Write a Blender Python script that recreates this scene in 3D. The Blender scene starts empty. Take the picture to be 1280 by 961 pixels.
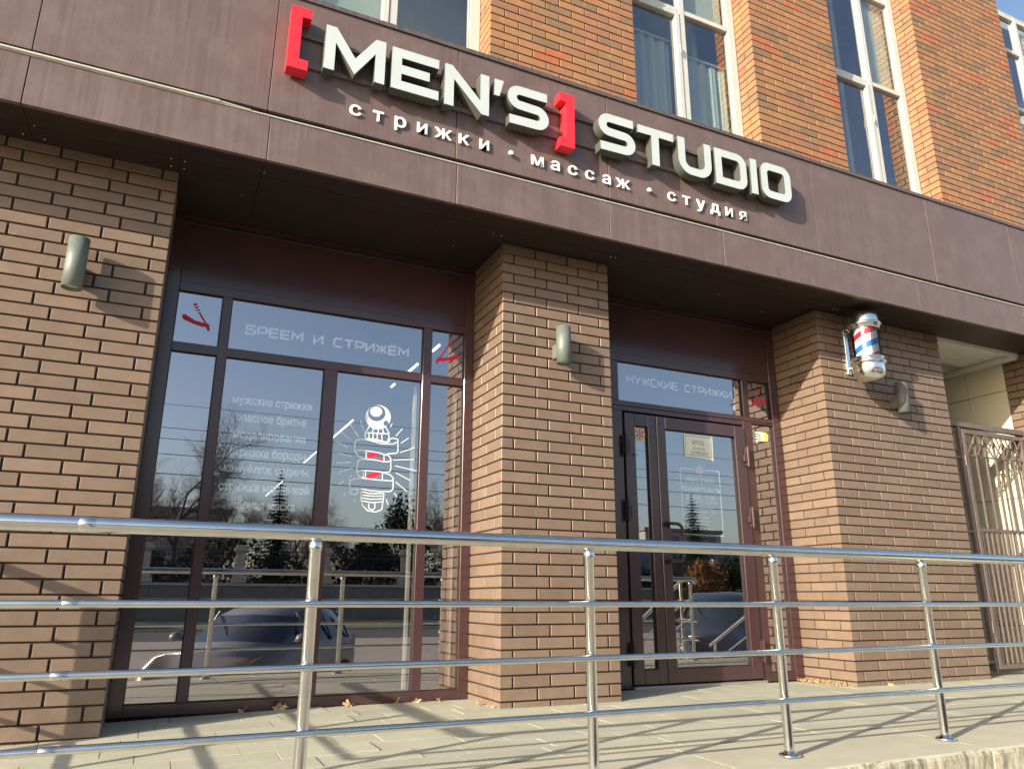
"""Barber shop front, built as real geometry."""
import bpy, bmesh, math, random
from math import sin, cos, pi, radians, sqrt
from mathutils import Vector, Matrix
SC = bpy.context.scene
COL = SC.collection
random.seed(7)
# ------------------------------------------------------------------ camera
cd = bpy.data.cameras.new('camera'); cam = bpy.data.objects.new('camera', cd); COL.objects.link(cam)
CAM = Vector((-1.9789, -4.4254, 0.6338))
cam.matrix_world = Matrix(((0.906776, -0.118777, -0.404535, CAM.x),
                           (-0.421595, -0.246773, -0.872560, CAM.y),
                           (0.003812, 0.961767, -0.273843, CAM.z), (0, 0, 0, 1)))
cd.sensor_fit = 'HORIZONTAL'; cd.sensor_width = 36; cd.lens = 36 * 939.17 / 1280
cd.clip_start = .05; cd.clip_end = 2000
SC.camera = cam
# ------------------------------------------------------------------ light
SUN_TO = Vector((-2.5, -1.0, 0.90)).normalized()      # towards the sun
elev = math.asin(SUN_TO.z); az = math.atan2(SUN_TO.x, SUN_TO.y)
w = bpy.data.worlds.new('World'); SC.world = w; w.use_nodes = True
nt = w.node_tree; bg = nt.nodes['Background']
sky = nt.nodes.new('ShaderNodeTexSky'); sky.sky_type = 'NISHITA'; sky.sun_disc = False
sky.sun_elevation = elev; sky.sun_rotation = az; sky.air_density = 1.0; sky.dust_density = 2.2; sky.ozone_density = 1.3
nt.links.new(sky.outputs[0], bg.inputs[0]); bg.inputs[1].default_value = 0.15
sd = bpy.data.lights.new('sun', 'SUN'); sd.energy = 5.0; sd.angle = radians(.55); sd.color = (1.0, .90, .73)
so = bpy.data.objects.new('sun', sd); COL.objects.link(so)
so.rotation_euler = SUN_TO.to_track_quat('Z', 'Y').to_euler(); so.location = (-20, -10, 12)
SC.view_settings.view_transform = 'Standard'; SC.view_settings.look = 'None'
SC.view_settings.exposure = 0.77; SC.view_settings.gamma = 1
SC.cycles.max_bounces = 10; SC.cycles.glossy_bounces = 6; SC.cycles.transparent_max_bounces = 16; SC.cycles.diffuse_bounces = 4
SC.cycles.caustics_reflective = False; SC.cycles.caustics_refractive = False

# ------------------------------------------------------------------ materials
MATS = {}
def mat(name):
    m = bpy.data.materials.new(name); m.use_nodes = True; MATS[name] = m
    return m, m.node_tree, m.node_tree.nodes, m.node_tree.links, m.node_tree.nodes['Principled BSDF']
def coords(N, L, scale=(1, 1, 1), kind='Object', rot=(0, 0, 0)):
    tc = N.new('ShaderNodeTexCoord'); mp = N.new('ShaderNodeMapping')
    mp.inputs['Scale'].default_value = scale; mp.inputs['Rotation'].default_value = rot
    if kind == 'World':
        g = N.new('ShaderNodeNewGeometry'); L.new(g.outputs['Position'], mp.inputs[0])
    else: L.new(tc.outputs[kind], mp.inputs[0])
    return mp.outputs[0]
def noise(N, L, vec, scale, detail=4, rough=.6):
    n = N.new('ShaderNodeTexNoise'); n.inputs['Scale'].default_value = scale
    n.inputs['Detail'].default_value = detail; n.inputs['Roughness'].default_value = rough
    L.new(vec, n.inputs['Vector']); return n.outputs['Fac']
def ramp(N, L, fac, stops, interp='LINEAR'):
    r = N.new('ShaderNodeValToRGB'); r.color_ramp.interpolation = interp
    e = r.color_ramp.elements
    while len(e) < len(stops): e.new(.5)
    for i, (p, c) in enumerate(stops):
        e[i].position = p; e[i].color = (c[0], c[1], c[2], 1)
    L.new(fac, r.inputs[0]); return r.outputs[0]
def mixc(N, L, fac, a, b, mode='MIX'):
    m = N.new('ShaderNodeMix'); m.data_type = 'RGBA'; m.blend_type = mode
    for s, val in ((m.inputs[0], fac), (m.inputs[6], a), (m.inputs[7], b)):
        if hasattr(val, 'node'): L.new(val, s)
        elif isinstance(val, (int, float)): s.default_value = val
        else: s.default_value = (val[0], val[1], val[2], 1)
    return m.outputs[2]
def math_(N, L, op, a, b=0):
    m = N.new('ShaderNodeMath'); m.operation = op
    for s, val in ((m.inputs[0], a), (m.inputs[1], b)):
        if hasattr(val, 'node'): L.new(val, s)
        else: s.default_value = val
    return m.outputs[0]
def bump(N, L, p, h, strength=.3, dist=.002):
    b = N.new('ShaderNodeBump'); b.inputs['Strength'].default_value = strength; b.inputs['Distance'].default_value = dist
    L.new(h, b.inputs['Height']); L.new(b.outputs[0], p.inputs['Normal'])
def plain(name, col, rough=.5, metal=0, var=.12, scale=6, bmp=0, spec=.5, stretch=(1, 1, 1)):
    m, t, N, L, p = mat(name)
    v = coords(N, L, stretch, 'World')
    n = noise(N, L, v, scale, 5)
    c = [min(1, x * (1 - var)) for x in col]; d = [min(1, x * (1 + var)) for x in col]
    L.new(ramp(N, L, n, [(.3, c), (.7, d)]), p.inputs['Base Color'])
    p.inputs['Roughness'].default_value = rough; p.inputs['Metallic'].default_value = metal
    p.inputs['Specular IOR Level'].default_value = spec
    if bmp: bump(N, L, p, noise(N, L, v, scale * 12, 3), bmp)
    return m

def brick_mat(name, stops, use_island, rough=.5, dirt=0.12):
    m, t, N, L, p = mat(name)
    if use_island:
        g = N.new('ShaderNodeNewGeometry'); r = g.outputs['Random Per Island']
    else:
        o = N.new('ShaderNodeObjectInfo'); r = o.outputs['Random']
    base = ramp(N, L, r, stops, 'CONSTANT' if len(stops) > 3 else 'LINEAR')
    v = coords(N, L, (1, 1, 1), 'World')
    n1 = noise(N, L, v, 9, 5); n2 = noise(N, L, v, 160, 3)
    # slow change of tone within a brick and fine grain
    f = ramp(N, L, n1, [(.25, (1 - dirt,) * 3), (.75, (1 + dirt,) * 3)])
    g2 = ramp(N, L, n2, [(.2, (.9,) * 3), (.8, (1.08,) * 3)])
    c = mixc(N, L, 1.0, base, f, 'MULTIPLY'); c = mixc(N, L, 1.0, c, g2, 'MULTIPLY')
    # lime and splash dirt near the ground
    sp = N.new('ShaderNodeSeparateXYZ'); L.new(v, sp.inputs[0])
    low = math_(N, L, 'SUBTRACT', .28, sp.outputs[2]); low = math_(N, L, 'MULTIPLY', low, 2.2)
    low = math_(N, L, 'MULTIPLY', low, math_(N, L, 'SUBTRACT', noise(N, L, v, 13, 5, .7), .38))
    low = math_(N, L, 'MINIMUM', math_(N, L, 'MAXIMUM', low, 0), .5)
    c = mixc(N, L, low, c, (.42, .34, .26))
    L.new(c, p.inputs['Base Color']); p.inputs['Roughness'].default_value = rough
    p.inputs['Specular IOR Level'].default_value = .45
    bump(N, L, p, n2, .25, .001)
    return m
LOW = [(0, (.184, .128, .092)), (.5, (.204, .143, .103)), (1, (.226, .160, .117))]
UP = [(0, (.36, .178, .082)), (.24, (.30, .172, .088)), (.42, (.33, .160, .086)), (.60, (.235, .150, .086)),
      (.72, (.35, .190, .086)), (.84, (.29, .150, .090)), (.955, (.42, .135, .065))]
brick_mat('clinker_brick', LOW, False, .42); brick_mat('clinker_brick_joined', LOW, True, .42)
brick_mat('facing_brick', UP, False, .6); brick_mat('facing_brick_joined', UP, True, .6)
plain('mortar', (.035, .024, .02), .9, bmp=.4)
plain('mortar_upper', (.06, .04, .03), .9, bmp=.4)

def cladding():
    m, t, N, L, p = mat('brown_cladding')
    v = coords(N, L, (26, 26, .9), 'World'); n = noise(N, L, v, 1.6, 6, .65)
    v2 = coords(N, L, (1, 1, 1), 'World'); n2 = noise(N, L, v2, 1.3, 4); n3 = noise(N, L, v2, 5, 5, .7)
    c = ramp(N, L, n, [(.30, (.132, .090, .084)), (.62, (.172, .124, .115)), (.85, (.25, .20, .185))])
    c = mixc(N, L, ramp(N, L, n2, [(.35, (0,) * 3), (.7, (.55,) * 3)]), c, (.155, .104, .097))
    c = mixc(N, L, ramp(N, L, n3, [(.45, (0,) * 3), (.8, (.5,) * 3)]), c, (.25, .19, .172))
    L.new(c, p.inputs['Base Color'])
    rr = ramp(N, L, n, [(.3, (.33,) * 3), (.8, (.55,) * 3)]); L.new(rr, p.inputs['Roughness'])
    p.inputs['Metallic'].default_value = .12
cladding()
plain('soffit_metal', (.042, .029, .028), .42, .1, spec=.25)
plain('frame_paint', (.064, .030, .033), .18, 0, var=.08, scale=3, spec=.7)
plain('frame_gap', (.012, .009, .009), .8)
plain('gasket', (.015, .014, .014), .7)
plain('trim_light', (.62, .60, .52), .4, .2)
plain('coping', (.13, .105, .10), .45, .2, stretch=(6, 6, 1), var=.3)
plain('sign_white', (.52, .585, .60), .5, var=.03)
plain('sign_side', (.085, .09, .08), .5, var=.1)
plain('sign_red', (.86, .028, .045), .4, var=.04)
plain('text_white', (.74, .79, .84), .5, var=.02)
plain('black_plastic', (.02, .02, .02), .4)
plain('lamp_grey', (.155, .18, .165), .5, .15, var=.1, scale=20, bmp=.1)
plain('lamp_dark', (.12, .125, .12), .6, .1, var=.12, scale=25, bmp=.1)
plain('door_metal', (.045, .025, .025), .35, .3)
plain('white_upvc', (.56, .57, .54), .4, var=.05)
plain('grey_upvc', (.36, .37, .36), .45, var=.08)
plain('curtain_cloth', (.50, .52, .50), .8, var=.12, scale=3, stretch=(14, 14, .5))
plain('room_wall', (.42, .42, .38), .9)
plain('blind', (.62, .62, .55), .85, var=.04)
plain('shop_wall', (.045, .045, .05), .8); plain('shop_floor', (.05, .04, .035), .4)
plain('panel_beige', (.62, .61, .48), .5, var=.05, scale=2)
plain('panel_ceiling', (.80, .79, .68), .5, var=.04, scale=2)
plain('gate_paint', (.16, .118, .105), .42, .1, var=.14, scale=20, bmp=.1)
plain('chrome', (.86, .86, .84), .2, 1, var=.03)
plain('galvanised', (.55, .57, .58), .4, .7)
plain('leaf_tan', (.56, .42, .27), .7, var=.3, scale=60); plain('leaf_gold', (.52, .34, .16), .7, var=.3, scale=60)
plain('bark', (.10, .082, .070), .9, var=.3, scale=8); plain('needles', (.020, .030, .016), .95, spec=.1, var=.4, scale=3)
plain('dry_leaves', (.20, .09, .025), .8, var=.4, scale=5)
plain('park_stone', (.20, .18, .16), .85, var=.2, scale=1.2, bmp=.3)
plain('pillar_stone', (.46, .40, .32), .8, var=.15, scale=3)
plain('iron', (.02, .02, .02), .5); plain('far_plaster', (.30, .29, .30), .8, var=.1, scale=.4)
plain('far_blue', (.10, .14, .20), .5, var=.1); plain('far_window', (.06, .08, .10), .15)
plain('grass_mat', (.16, .15, .07), .9, var=.5, scale=6)
plain('car_grey', (.20, .19, .19), .3, .1, var=.03); plain('car_white', (.62, .60, .55), .3, 0, var=.03); plain('car_navy', (.045, .05, .07), .22, .3, var=.05)
plain('tyre', (.02, .02, .02), .8); plain('car_glass', (.03, .035, .04), .05); plain('lens_glass', (.7, .7, .66), .1)
plain('wire_black', (.02, .02, .022), .6)
plain('paper', (.72, .76, .66), .6, var=.03); plain('ink', (.10, .12, .11), .7); plain('sticker_yellow', (.75, .42, .05), .5); plain('sticker_green', (.55, .75, .10), .5)
plain('sticker_blue', (.15, .3, .55), .5); plain('threshold_metal', (.42, .40, .38), .35, .6)
plain('pink_disc', (.62, .36, .40), .5)

def steel():
    m, t, N, L, p = mat('stainless_steel')
    v = coords(N, L, (3, 60, 60), 'World'); n = noise(N, L, v, 2, 4)
    v2 = coords(N, L, (1, 1, 1), 'World'); n2 = noise(N, L, v2, 14, 4)
    L.new(ramp(N, L, n2, [(.3, (.66, .68, .66)), (.7, (.78, .80, .78))]), p.inputs['Base Color'])
    p.inputs['Metallic'].default_value = 1
    L.new(ramp(N, L, n, [(.3, (.07,) * 3), (.7, (.16,) * 3)]), p.inputs['Roughness'])
steel()
def glass(name, refl, tint, dark=0):
    m = bpy.data.materials.new(name); m.use_nodes = True; MATS[name] = m
    N = m.node_tree.nodes; L = m.node_tree.links; N.clear()
    o = N.new('ShaderNodeOutputMaterial'); g = N.new('ShaderNodeBsdfGlossy'); g.inputs['Roughness'].default_value = 0.0
    g.inputs['Color'].default_value = (1.0, .955, 1.0, 1)
    tr = N.new('ShaderNodeBsdfTransparent'); tr.inputs[0].default_value = (*tint, 1)
    lw = N.new('ShaderNodeLayerWeight'); lw.inputs[0].default_value = .5; f5 = math_(N, L, 'POWER', lw.outputs['Facing'], 4.0)
    a = math_(N, L, 'MULTIPLY', f5, 1 - refl); a = math_(N, L, 'ADD', a, refl)
    ge = N.new('ShaderNodeNewGeometry'); a = math_(N, L, 'MULTIPLY', a, math_(N, L, 'SUBTRACT', 1.0, ge.outputs['Backfacing']))
    mx = N.new('ShaderNodeMixShader'); L.new(a, mx.inputs[0]); L.new(tr.outputs[0], mx.inputs[1]); L.new(g.outputs[0], mx.inputs[2])
    L.new(mx.outputs[0], o.inputs[0])
glass('shop_glass', .43, (.99, 1.0, 1.0)); glass('upper_glass', .24, (.86, .92, .90))
def decal(name, col, alpha):
    m = bpy.data.materials.new(name); m.use_nodes = True; MATS[name] = m
    N = m.node_tree.nodes; L = m.node_tree.links; p = N['Principled BSDF']
    p.inputs['Base Color'].default_value = (*col, 1); p.inputs['Roughness'].default_value = .6
    p.inputs['Alpha'].default_value = alpha
decal('frosted_vinyl', (.95, .97, .97), 1); decal('faint_vinyl', (.95, .97, .98), 1); decal('white_vinyl', (.76, .83, .86), 1); decal('red_vinyl', (.75, .02, .06), .95)
def emis(name, col, s):
    m = bpy.data.materials.new(name); m.use_nodes = True; MATS[name] = m
    p = m.node_tree.nodes['Principled BSDF']; p.inputs['Emission Color'].default_value = (*col, 1); p.inputs['Emission Strength'].default_value = s
emis('led_tube', (1, 1, .82), 1.0)
def paving_mats():
    for nm, isl in (('paving_slab', False), ('paving_base', None)):
        m, t, N, L, p = mat(nm)
        v = coords(N, L, (1, 1, 1), 'World'); n1 = noise(N, L, v, 3.5, 6, .7); n2 = noise(N, L, v, 120, 4, .7)
        base = ramp(N, L, n1, [(.25, (.42, .41, .315)), (.6, (.49, .48, .37)), (.85, (.56, .55, .44))])
        if isl is False:
            o = N.new('ShaderNodeObjectInfo'); f = ramp(N, L, o.outputs['Random'], [(0, (.92, .92, .93)), (1, (1.06, 1.05, 1.03))])
            base = mixc(N, L, 1, base, f, 'MULTIPLY')
        else: base = mixc(N, L, 1, base, (.52, .50, .46), 'MULTIPLY')
        g = ramp(N, L, n2, [(.3, (.86,) * 3), (.7, (1.08,) * 3)]); base = mixc(N, L, 1, base, g, 'MULTIPLY')
        L.new(base, p.inputs['Base Color']); p.inputs['Roughness'].default_value = .85
        bump(N, L, p, n2, .4, .0015)
    m, t, N, L, p = mat('edge_concrete')
    v = coords(N, L, (1, 1, 1), 'World'); n1 = noise(N, L, v, 4, 6, .7); n2 = noise(N, L, v, 70, 5, .75)
    base = ramp(N, L, n1, [(.25, (.44, .41, .31)), (.75, (.54, .51, .40))])
    # dark moss and grime in runs on the vertical face
    vs = coords(N, L, (9, 9, 2.2), 'World'); s = noise(N, L, vs, 2.2, 8, .8)
    gm = N.new('ShaderNodeNewGeometry'); sp = N.new('ShaderNodeSeparateXYZ'); L.new(gm.outputs['Normal'], sp.inputs[0])
    side = math_(N, L, 'LESS_THAN', sp.outputs[2], .85)
    k = math_(N, L, 'MULTIPLY', side, ramp(N, L, s, [(.44, (0,) * 3), (.58, (.9,) * 3)]))
    base = mixc(N, L, k, base, (.13, .135, .095))
    L.new(base, p.inputs['Base Color']); p.inputs['Roughness'].default_value = .9; bump(N, L, p, n2, .5, .003)
    m, t, N, L, p = mat('street_asphalt')
    v = coords(N, L, (1, 1, 1), 'World'); n1 = noise(N, L, v, .5, 6, .7); n2 = noise(N, L, v, 60, 3)
    base = ramp(N, L, n1, [(.3, (.30, .25, .20)), (.7, (.38, .32, .26))])
    L.new(base, p.inputs['Base Color']); p.inputs['Roughness'].default_value = .9; bump(N, L, p, n2, .4, .003)
    m, t, N, L, p = mat('road_asphalt')
    L.new(ramp(N, L, noise(N, L, coords(N, L, (1, 1, 1), 'World'), .8, 6), [(.3, (.05,) * 3), (.7, (.085, .08, .075))]), p.inputs['Base Color']); p.inputs['Roughness'].default_value = .9
    plain('road_paint', (.6, .58, .52), .7)
paving_mats()
def stripes():
    m, t, N, L, p = mat('barber_stripes')
    tc = N.new('ShaderNodeTexCoord'); sp = N.new('ShaderNodeSeparateXYZ'); L.new(tc.outputs['Object'], sp.inputs[0])
    a = math_(N, L, 'ARCTAN2', sp.outputs[1], sp.outputs[0])
    a = math_(N, L, 'DIVIDE', a, 2 * pi)
    z = math_(N, L, 'DIVIDE', sp.outputs[2], .235)
    f = math_(N, L, 'FRACT', math_(N, L, 'ADD', math_(N, L, 'SUBTRACT', z, a), 10.02))
    W = (.82, .82, .80); 
    c = ramp(N, L, f, [(0, W), (.14, (.03, .17, .62)), (.36, W), (.64, (.72, .02, .05)), (.86, W)], 'CONSTANT')
    L.new(c, p.inputs['Base Color']); p.inputs['Roughness'].default_value = .25; p.inputs['Coat Weight'].default_value = .6
stripes()

# ------------------------------------------------------------------ mesh helpers
class MB:
    def __init__(s): s.v = []; s.f = []; s.m = []; s.s = []
    def add(s, vs, fs, mi=0, sm=False):
        o = len(s.v); s.v += [tuple(p) for p in vs]
        for f in fs: s.f.append(tuple(i + o for i in f)); s.m.append(mi); s.s.append(sm)
        return s
    def box(s, x0, x1, y0, y1, z0, z1, mi=0):
        return s.add([(x0, y0, z0), (x1, y0, z0), (x1, y1, z0), (x0, y1, z0), (x0, y0, z1), (x1, y0, z1), (x1, y1, z1), (x0, y1, z1)],
                     [(0, 3, 2, 1), (4, 5, 6, 7), (0, 1, 5, 4), (1, 2, 6, 5), (2, 3, 7, 6), (3, 0, 4, 7)], mi)
    def bbox(s, x0, x1, y0, y1, z0, z1, b=.003, mi=0):
        # chamfered box: 24 vertices, 44 triangles
        X = (x0, x1); Y = (y0, y1); Z = (z0, z1); vs = []; idx = {}
        for i in (0, 1):
            for j in (0, 1):
                for k in (0, 1):
                    x, y, z = X[i], Y[j], Z[k]; sx = b if i == 0 else -b; sy = b if j == 0 else -b; sz = b if k == 0 else -b
                    idx[i, j, k, 0] = len(vs); vs.append((x, y + sy, z + sz))
                    idx[i, j, k, 1] = len(vs); vs.append((x + sx, y, z + sz))
                    idx[i, j, k, 2] = len(vs); vs.append((x + sx, y + sy, z))
        fs = []
        for a in (0, 1):
            for ax in (0, 1, 2):
                if ax == 0: q = [idx[a, 0, 0, 0], idx[a, 1, 0, 0], idx[a, 1, 1, 0], idx[a, 0, 1, 0]]
                if ax == 1: q = [idx[0, a, 0, 1], idx[0, a, 1, 1], idx[1, a, 1, 1], idx[1, a, 0, 1]]
                if ax == 2: q = [idx[0, 0, a, 2], idx[1, 0, a, 2], idx[1, 1, a, 2], idx[0, 1, a, 2]]
                fs.append(tuple(q) if a == 1 else tuple(reversed(q)))
        for p in (0, 1):
            for q in (0, 1):
                fs.append((idx[0, p, q, 1], idx[1, p, q, 1], idx[1, p, q, 2], idx[0, p, q, 2]) if p == q else (idx[0, p, q, 2], idx[1, p, q, 2], idx[1, p, q, 1], idx[0, p, q, 1]))
                fs.append((idx[p, 0, q, 2], idx[p, 1, q, 2], idx[p, 1, q, 0], idx[p, 0, q, 0]) if p == q else (idx[p, 0, q, 0], idx[p, 1, q, 0], idx[p, 1, q, 2], idx[p, 0, q, 2]))
                fs.append((idx[p, q, 0, 0], idx[p, q, 1, 0], idx[p, q, 1, 1], idx[p, q, 0, 1]) if p == q else (idx[p, q, 0, 1], idx[p, q, 1, 1], idx[p, q, 1, 0], idx[p, q, 0, 0]))
                for k in (0, 1):
                    c = (idx[p, q, k, 0], idx[p, q, k, 1], idx[p, q, k, 2])
                    fs.append(c if (p + q + k) % 2 == 1 else c[::-1])
        return s.add(vs, fs, mi)
    def tube(s, path, r, n=12, mi=0, caps=True, closed=False):
        pts = [Vector(p) for p in path]; rs = r if isinstance(r, (list, tuple)) else [r] * len(pts)
        ref = None; rings = []
        for i, p in enumerate(pts):
            d = (pts[min(i + 1, len(pts) - 1)] - pts[max(i - 1, 0)]).normalized()
            if ref is None: ref = d.orthogonal().normalized()
            ref = (ref - d * ref.dot(d)).normalized(); b = d.cross(ref)
            rings.append([p + (ref * cos(2 * pi * k / n) + b * sin(2 * pi * k / n)) * rs[i] for k in range(n)])
        vs = [q for R in rings for q in R]; fs = []
        for i in range(len(pts) - 1):
            for k in range(n): fs.append((i * n + k, i * n + (k + 1) % n, (i + 1) * n + (k + 1) % n, (i + 1) * n + k))
        s.add(vs, fs, mi, True)
        if caps: s.add(rings[0], [tuple(range(n))[::-1]], mi); s.add(rings[-1], [tuple(range(n))], mi)
        return s
    def lathe(s, c, prof, n=24, mi=0):
        # prof: (radius, z) from bottom to top round a vertical axis at c
        vs = []; fs = []
        for r, z in prof:
            for k in range(n): vs.append((c[0] + r * cos(2 * pi * k / n), c[1] + r * sin(2 * pi * k / n), c[2] + z))
        for i in range(len(prof) - 1):
            for k in range(n): fs.append((i * n + k, i * n + (k + 1) % n, (i + 1) * n + (k + 1) % n, (i + 1) * n + k))
        return s.add(vs, fs, mi, True)
    def ribbon(s, path, w_, y, th=.0006, mi=0):
        # flat mitred stroke in the x-z plane at depth y, facing -y
        P = [Vector((p[0], p[1])) for p in path]; L_, R_ = [], []
        closed = (P[0] - P[-1]).length < 1e-6
        if closed: P = P[:-1]
        n = len(P)
        for i, p in enumerate(P):
            a = P[i - 1] if (i > 0 or closed) else None; b = P[(i + 1) % n] if (i < n - 1 or closed) else None
            d1 = (p - a).normalized() if a is not None else (b - p).normalized(); d2 = (b - p).normalized() if b is not None else d1
            nn = Vector((-d1.y - d2.y, d1.x + d2.x)); nn = nn.normalized() if nn.length > 1e-6 else Vector((-d1.y, d1.x))
            k = w_ / 2 / max(.45, nn.dot(Vector((-d1.y, d1.x))))
            L_.append(p + nn * k); R_.append(p - nn * k)
        vs = [(q.x, y, q.y) for q in L_] + [(q.x, y, q.y) for q in R_]
        m_ = n if closed else n - 1
        fs = [(i, (i + 1) % n, n + (i + 1) % n, n + i) for i in range(m_)]
        return s.add(vs, fs, mi)
    def build(s, name, mats, parent=None, loc=None):
        me = bpy.data.meshes.new(name); me.from_pydata(s.v, [], s.f)
        for m in (mats if isinstance(mats, (list, tuple)) else [mats]): me.materials.append(MATS[m])
        me.polygons.foreach_set('material_index', s.m); me.polygons.foreach_set('use_smooth', s.s); me.update()
        return link(name, me, parent, loc)
def link(name, me, parent=None, loc=None):
    o = bpy.data.objects.new(name, me); COL.objects.link(o)
    if parent is not None: o.parent = parent
    if loc is not None: o.location = loc
    return o
def tag(o, label=None, cat=None, group=None, kind=None):
    if label: o['label'] = label
    if cat: o['category'] = cat
    if group: o['group'] = group
    if kind: o['kind'] = kind
    return o
def empty(name, loc, label, cat, group=None):
    o = bpy.data.objects.new(name, None); COL.objects.link(o); o.location = loc; o.empty_display_size = .1
    return tag(o, label, cat, group)
class At:
    """parts are written in world coordinates and stored relative to their thing"""
    def __init__(s, root): s.r = root; s.o = Vector(root.location)
    def put(s, mb, name, mats, parent=None, smooth=None):
        ob = mb.build(name, mats, parent or s.r)
        if parent is None: ob.location = -s.o
        return ob
def poly_mesh(outer, holes, depth, mats, name, parent, y, side=None, offs=0):
    """outline (x,z) with holes extruded from y (front) to y+depth, filled properly"""
    cu = bpy.data.curves.new(name, 'CURVE'); cu.dimensions = '2D'; cu.fill_mode = 'BOTH' if depth else 'FRONT'
    for P in [outer] + list(holes):
        sp = cu.splines.new('POLY'); sp.points.add(len(P) - 1); sp.use_cyclic_u = True
        for i, q in enumerate(P): sp.points[i].co = (q[0], q[1], 0, 1)
    cu.extrude = depth / 2
    tmp = bpy.data.objects.new('tmp', cu); me = bpy.data.meshes.new_from_object(tmp)
    bpy.data.objects.remove(tmp); bpy.data.curves.remove(cu)
    for v in me.vertices: v.co = (v.co.x, y + depth / 2 - v.co.z, v.co.y)
    me.materials.clear(); me.name = name
    for m in mats: me.materials.append(MATS[m])
    me.update()
    if len(mats) > 1:
        for p in me.polygons: p.material_index = 0 if abs(p.normal.y) > .8 else 1
    return link(name, me, parent)
def text_mesh(body, size, x, z, y, mats, name, parent, width=None, bold=0, depth=0, sx=1, align='LEFT', slope=0, space=1):
    cu = bpy.data.curves.new(name, 'FONT'); cu.body = body; cu.size = size; cu.align_x = align; cu.offset = bold; cu.extrude = depth / 2; cu.space_character = space
    tmp = bpy.data.objects.new('tmp', cu); COL.objects.link(tmp)
    dg = bpy.context.evaluated_depsgraph_get(); me = bpy.data.meshes.new_from_object(tmp.evaluated_get(dg))
    bpy.data.objects.remove(tmp); bpy.data.curves.remove(cu)
    xs = [v.co.x for v in me.vertices]
    k = sx
    if width: k = width / (max(xs) - min(xs))
    x0 = min(xs) if width else 0
    for v in me.vertices:
        X = (v.co.x - x0) * k; v.co = (x + X, y + depth / 2 - v.co.z, z + v.co.y + slope * X)
    me.materials.clear(); me.name = name
    for m in mats: me.materials.append(MATS[m])
    if len(mats) > 1:
        for p in me.polygons: p.material_index = 0 if abs(p.normal.y) > .8 else 1
    return link(name, me, parent)
D_ball=[(-0.635,1.814),(-0.637,1.792),(-0.645,1.77),(-0.658,1.751),(-0.675,1.736),(-0.696,1.726),(-0.718,1.721),(-0.741,1.721),(-0.763,1.728),(-0.781,1.739),(-0.796,1.755),(-0.806,1.774),(-0.81,1.796),(-0.808,1.818),(-0.801,1.839),(-0.788,1.858),(-0.771,1.873),(-0.75,1.884),(-0.728,1.889),(-0.705,1.889),(-0.683,1.883),(-0.664,1.871),(-0.649,1.855),(-0.639,1.836)]
D_ball_hole=[(-0.673,1.838),(-0.675,1.82),(-0.683,1.804),(-0.696,1.79),(-0.712,1.781),(-0.731,1.776),(-0.749,1.777),(-0.766,1.783),(-0.78,1.794),(-0.789,1.808),(-0.793,1.825),(-0.791,1.842),(-0.784,1.858),(-0.771,1.872),(-0.755,1.882),(-0.737,1.886),(-0.718,1.886),(-0.701,1.88),(-0.686,1.869),(-0.677,1.854)]
D_ball_hi=[(-0.696,1.846),(-0.697,1.835),(-0.703,1.825),(-0.712,1.816),(-0.723,1.81),(-0.736,1.807),(-0.749,1.807),(-0.761,1.811),(-0.77,1.818),(-0.777,1.827),(-0.78,1.837),(-0.778,1.848),(-0.773,1.859),(-0.764,1.867),(-0.753,1.874),(-0.74,1.877),(-0.727,1.876),(-0.715,1.873),(-0.705,1.866),(-0.698,1.857)]
D_ball_dot=[(-0.648,1.771),(-0.65,1.762),(-0.656,1.754),(-0.665,1.751),(-0.674,1.752),(-0.681,1.758),(-0.684,1.767),(-0.682,1.777),(-0.676,1.784),(-0.667,1.787),(-0.658,1.786),(-0.651,1.78)]
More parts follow.
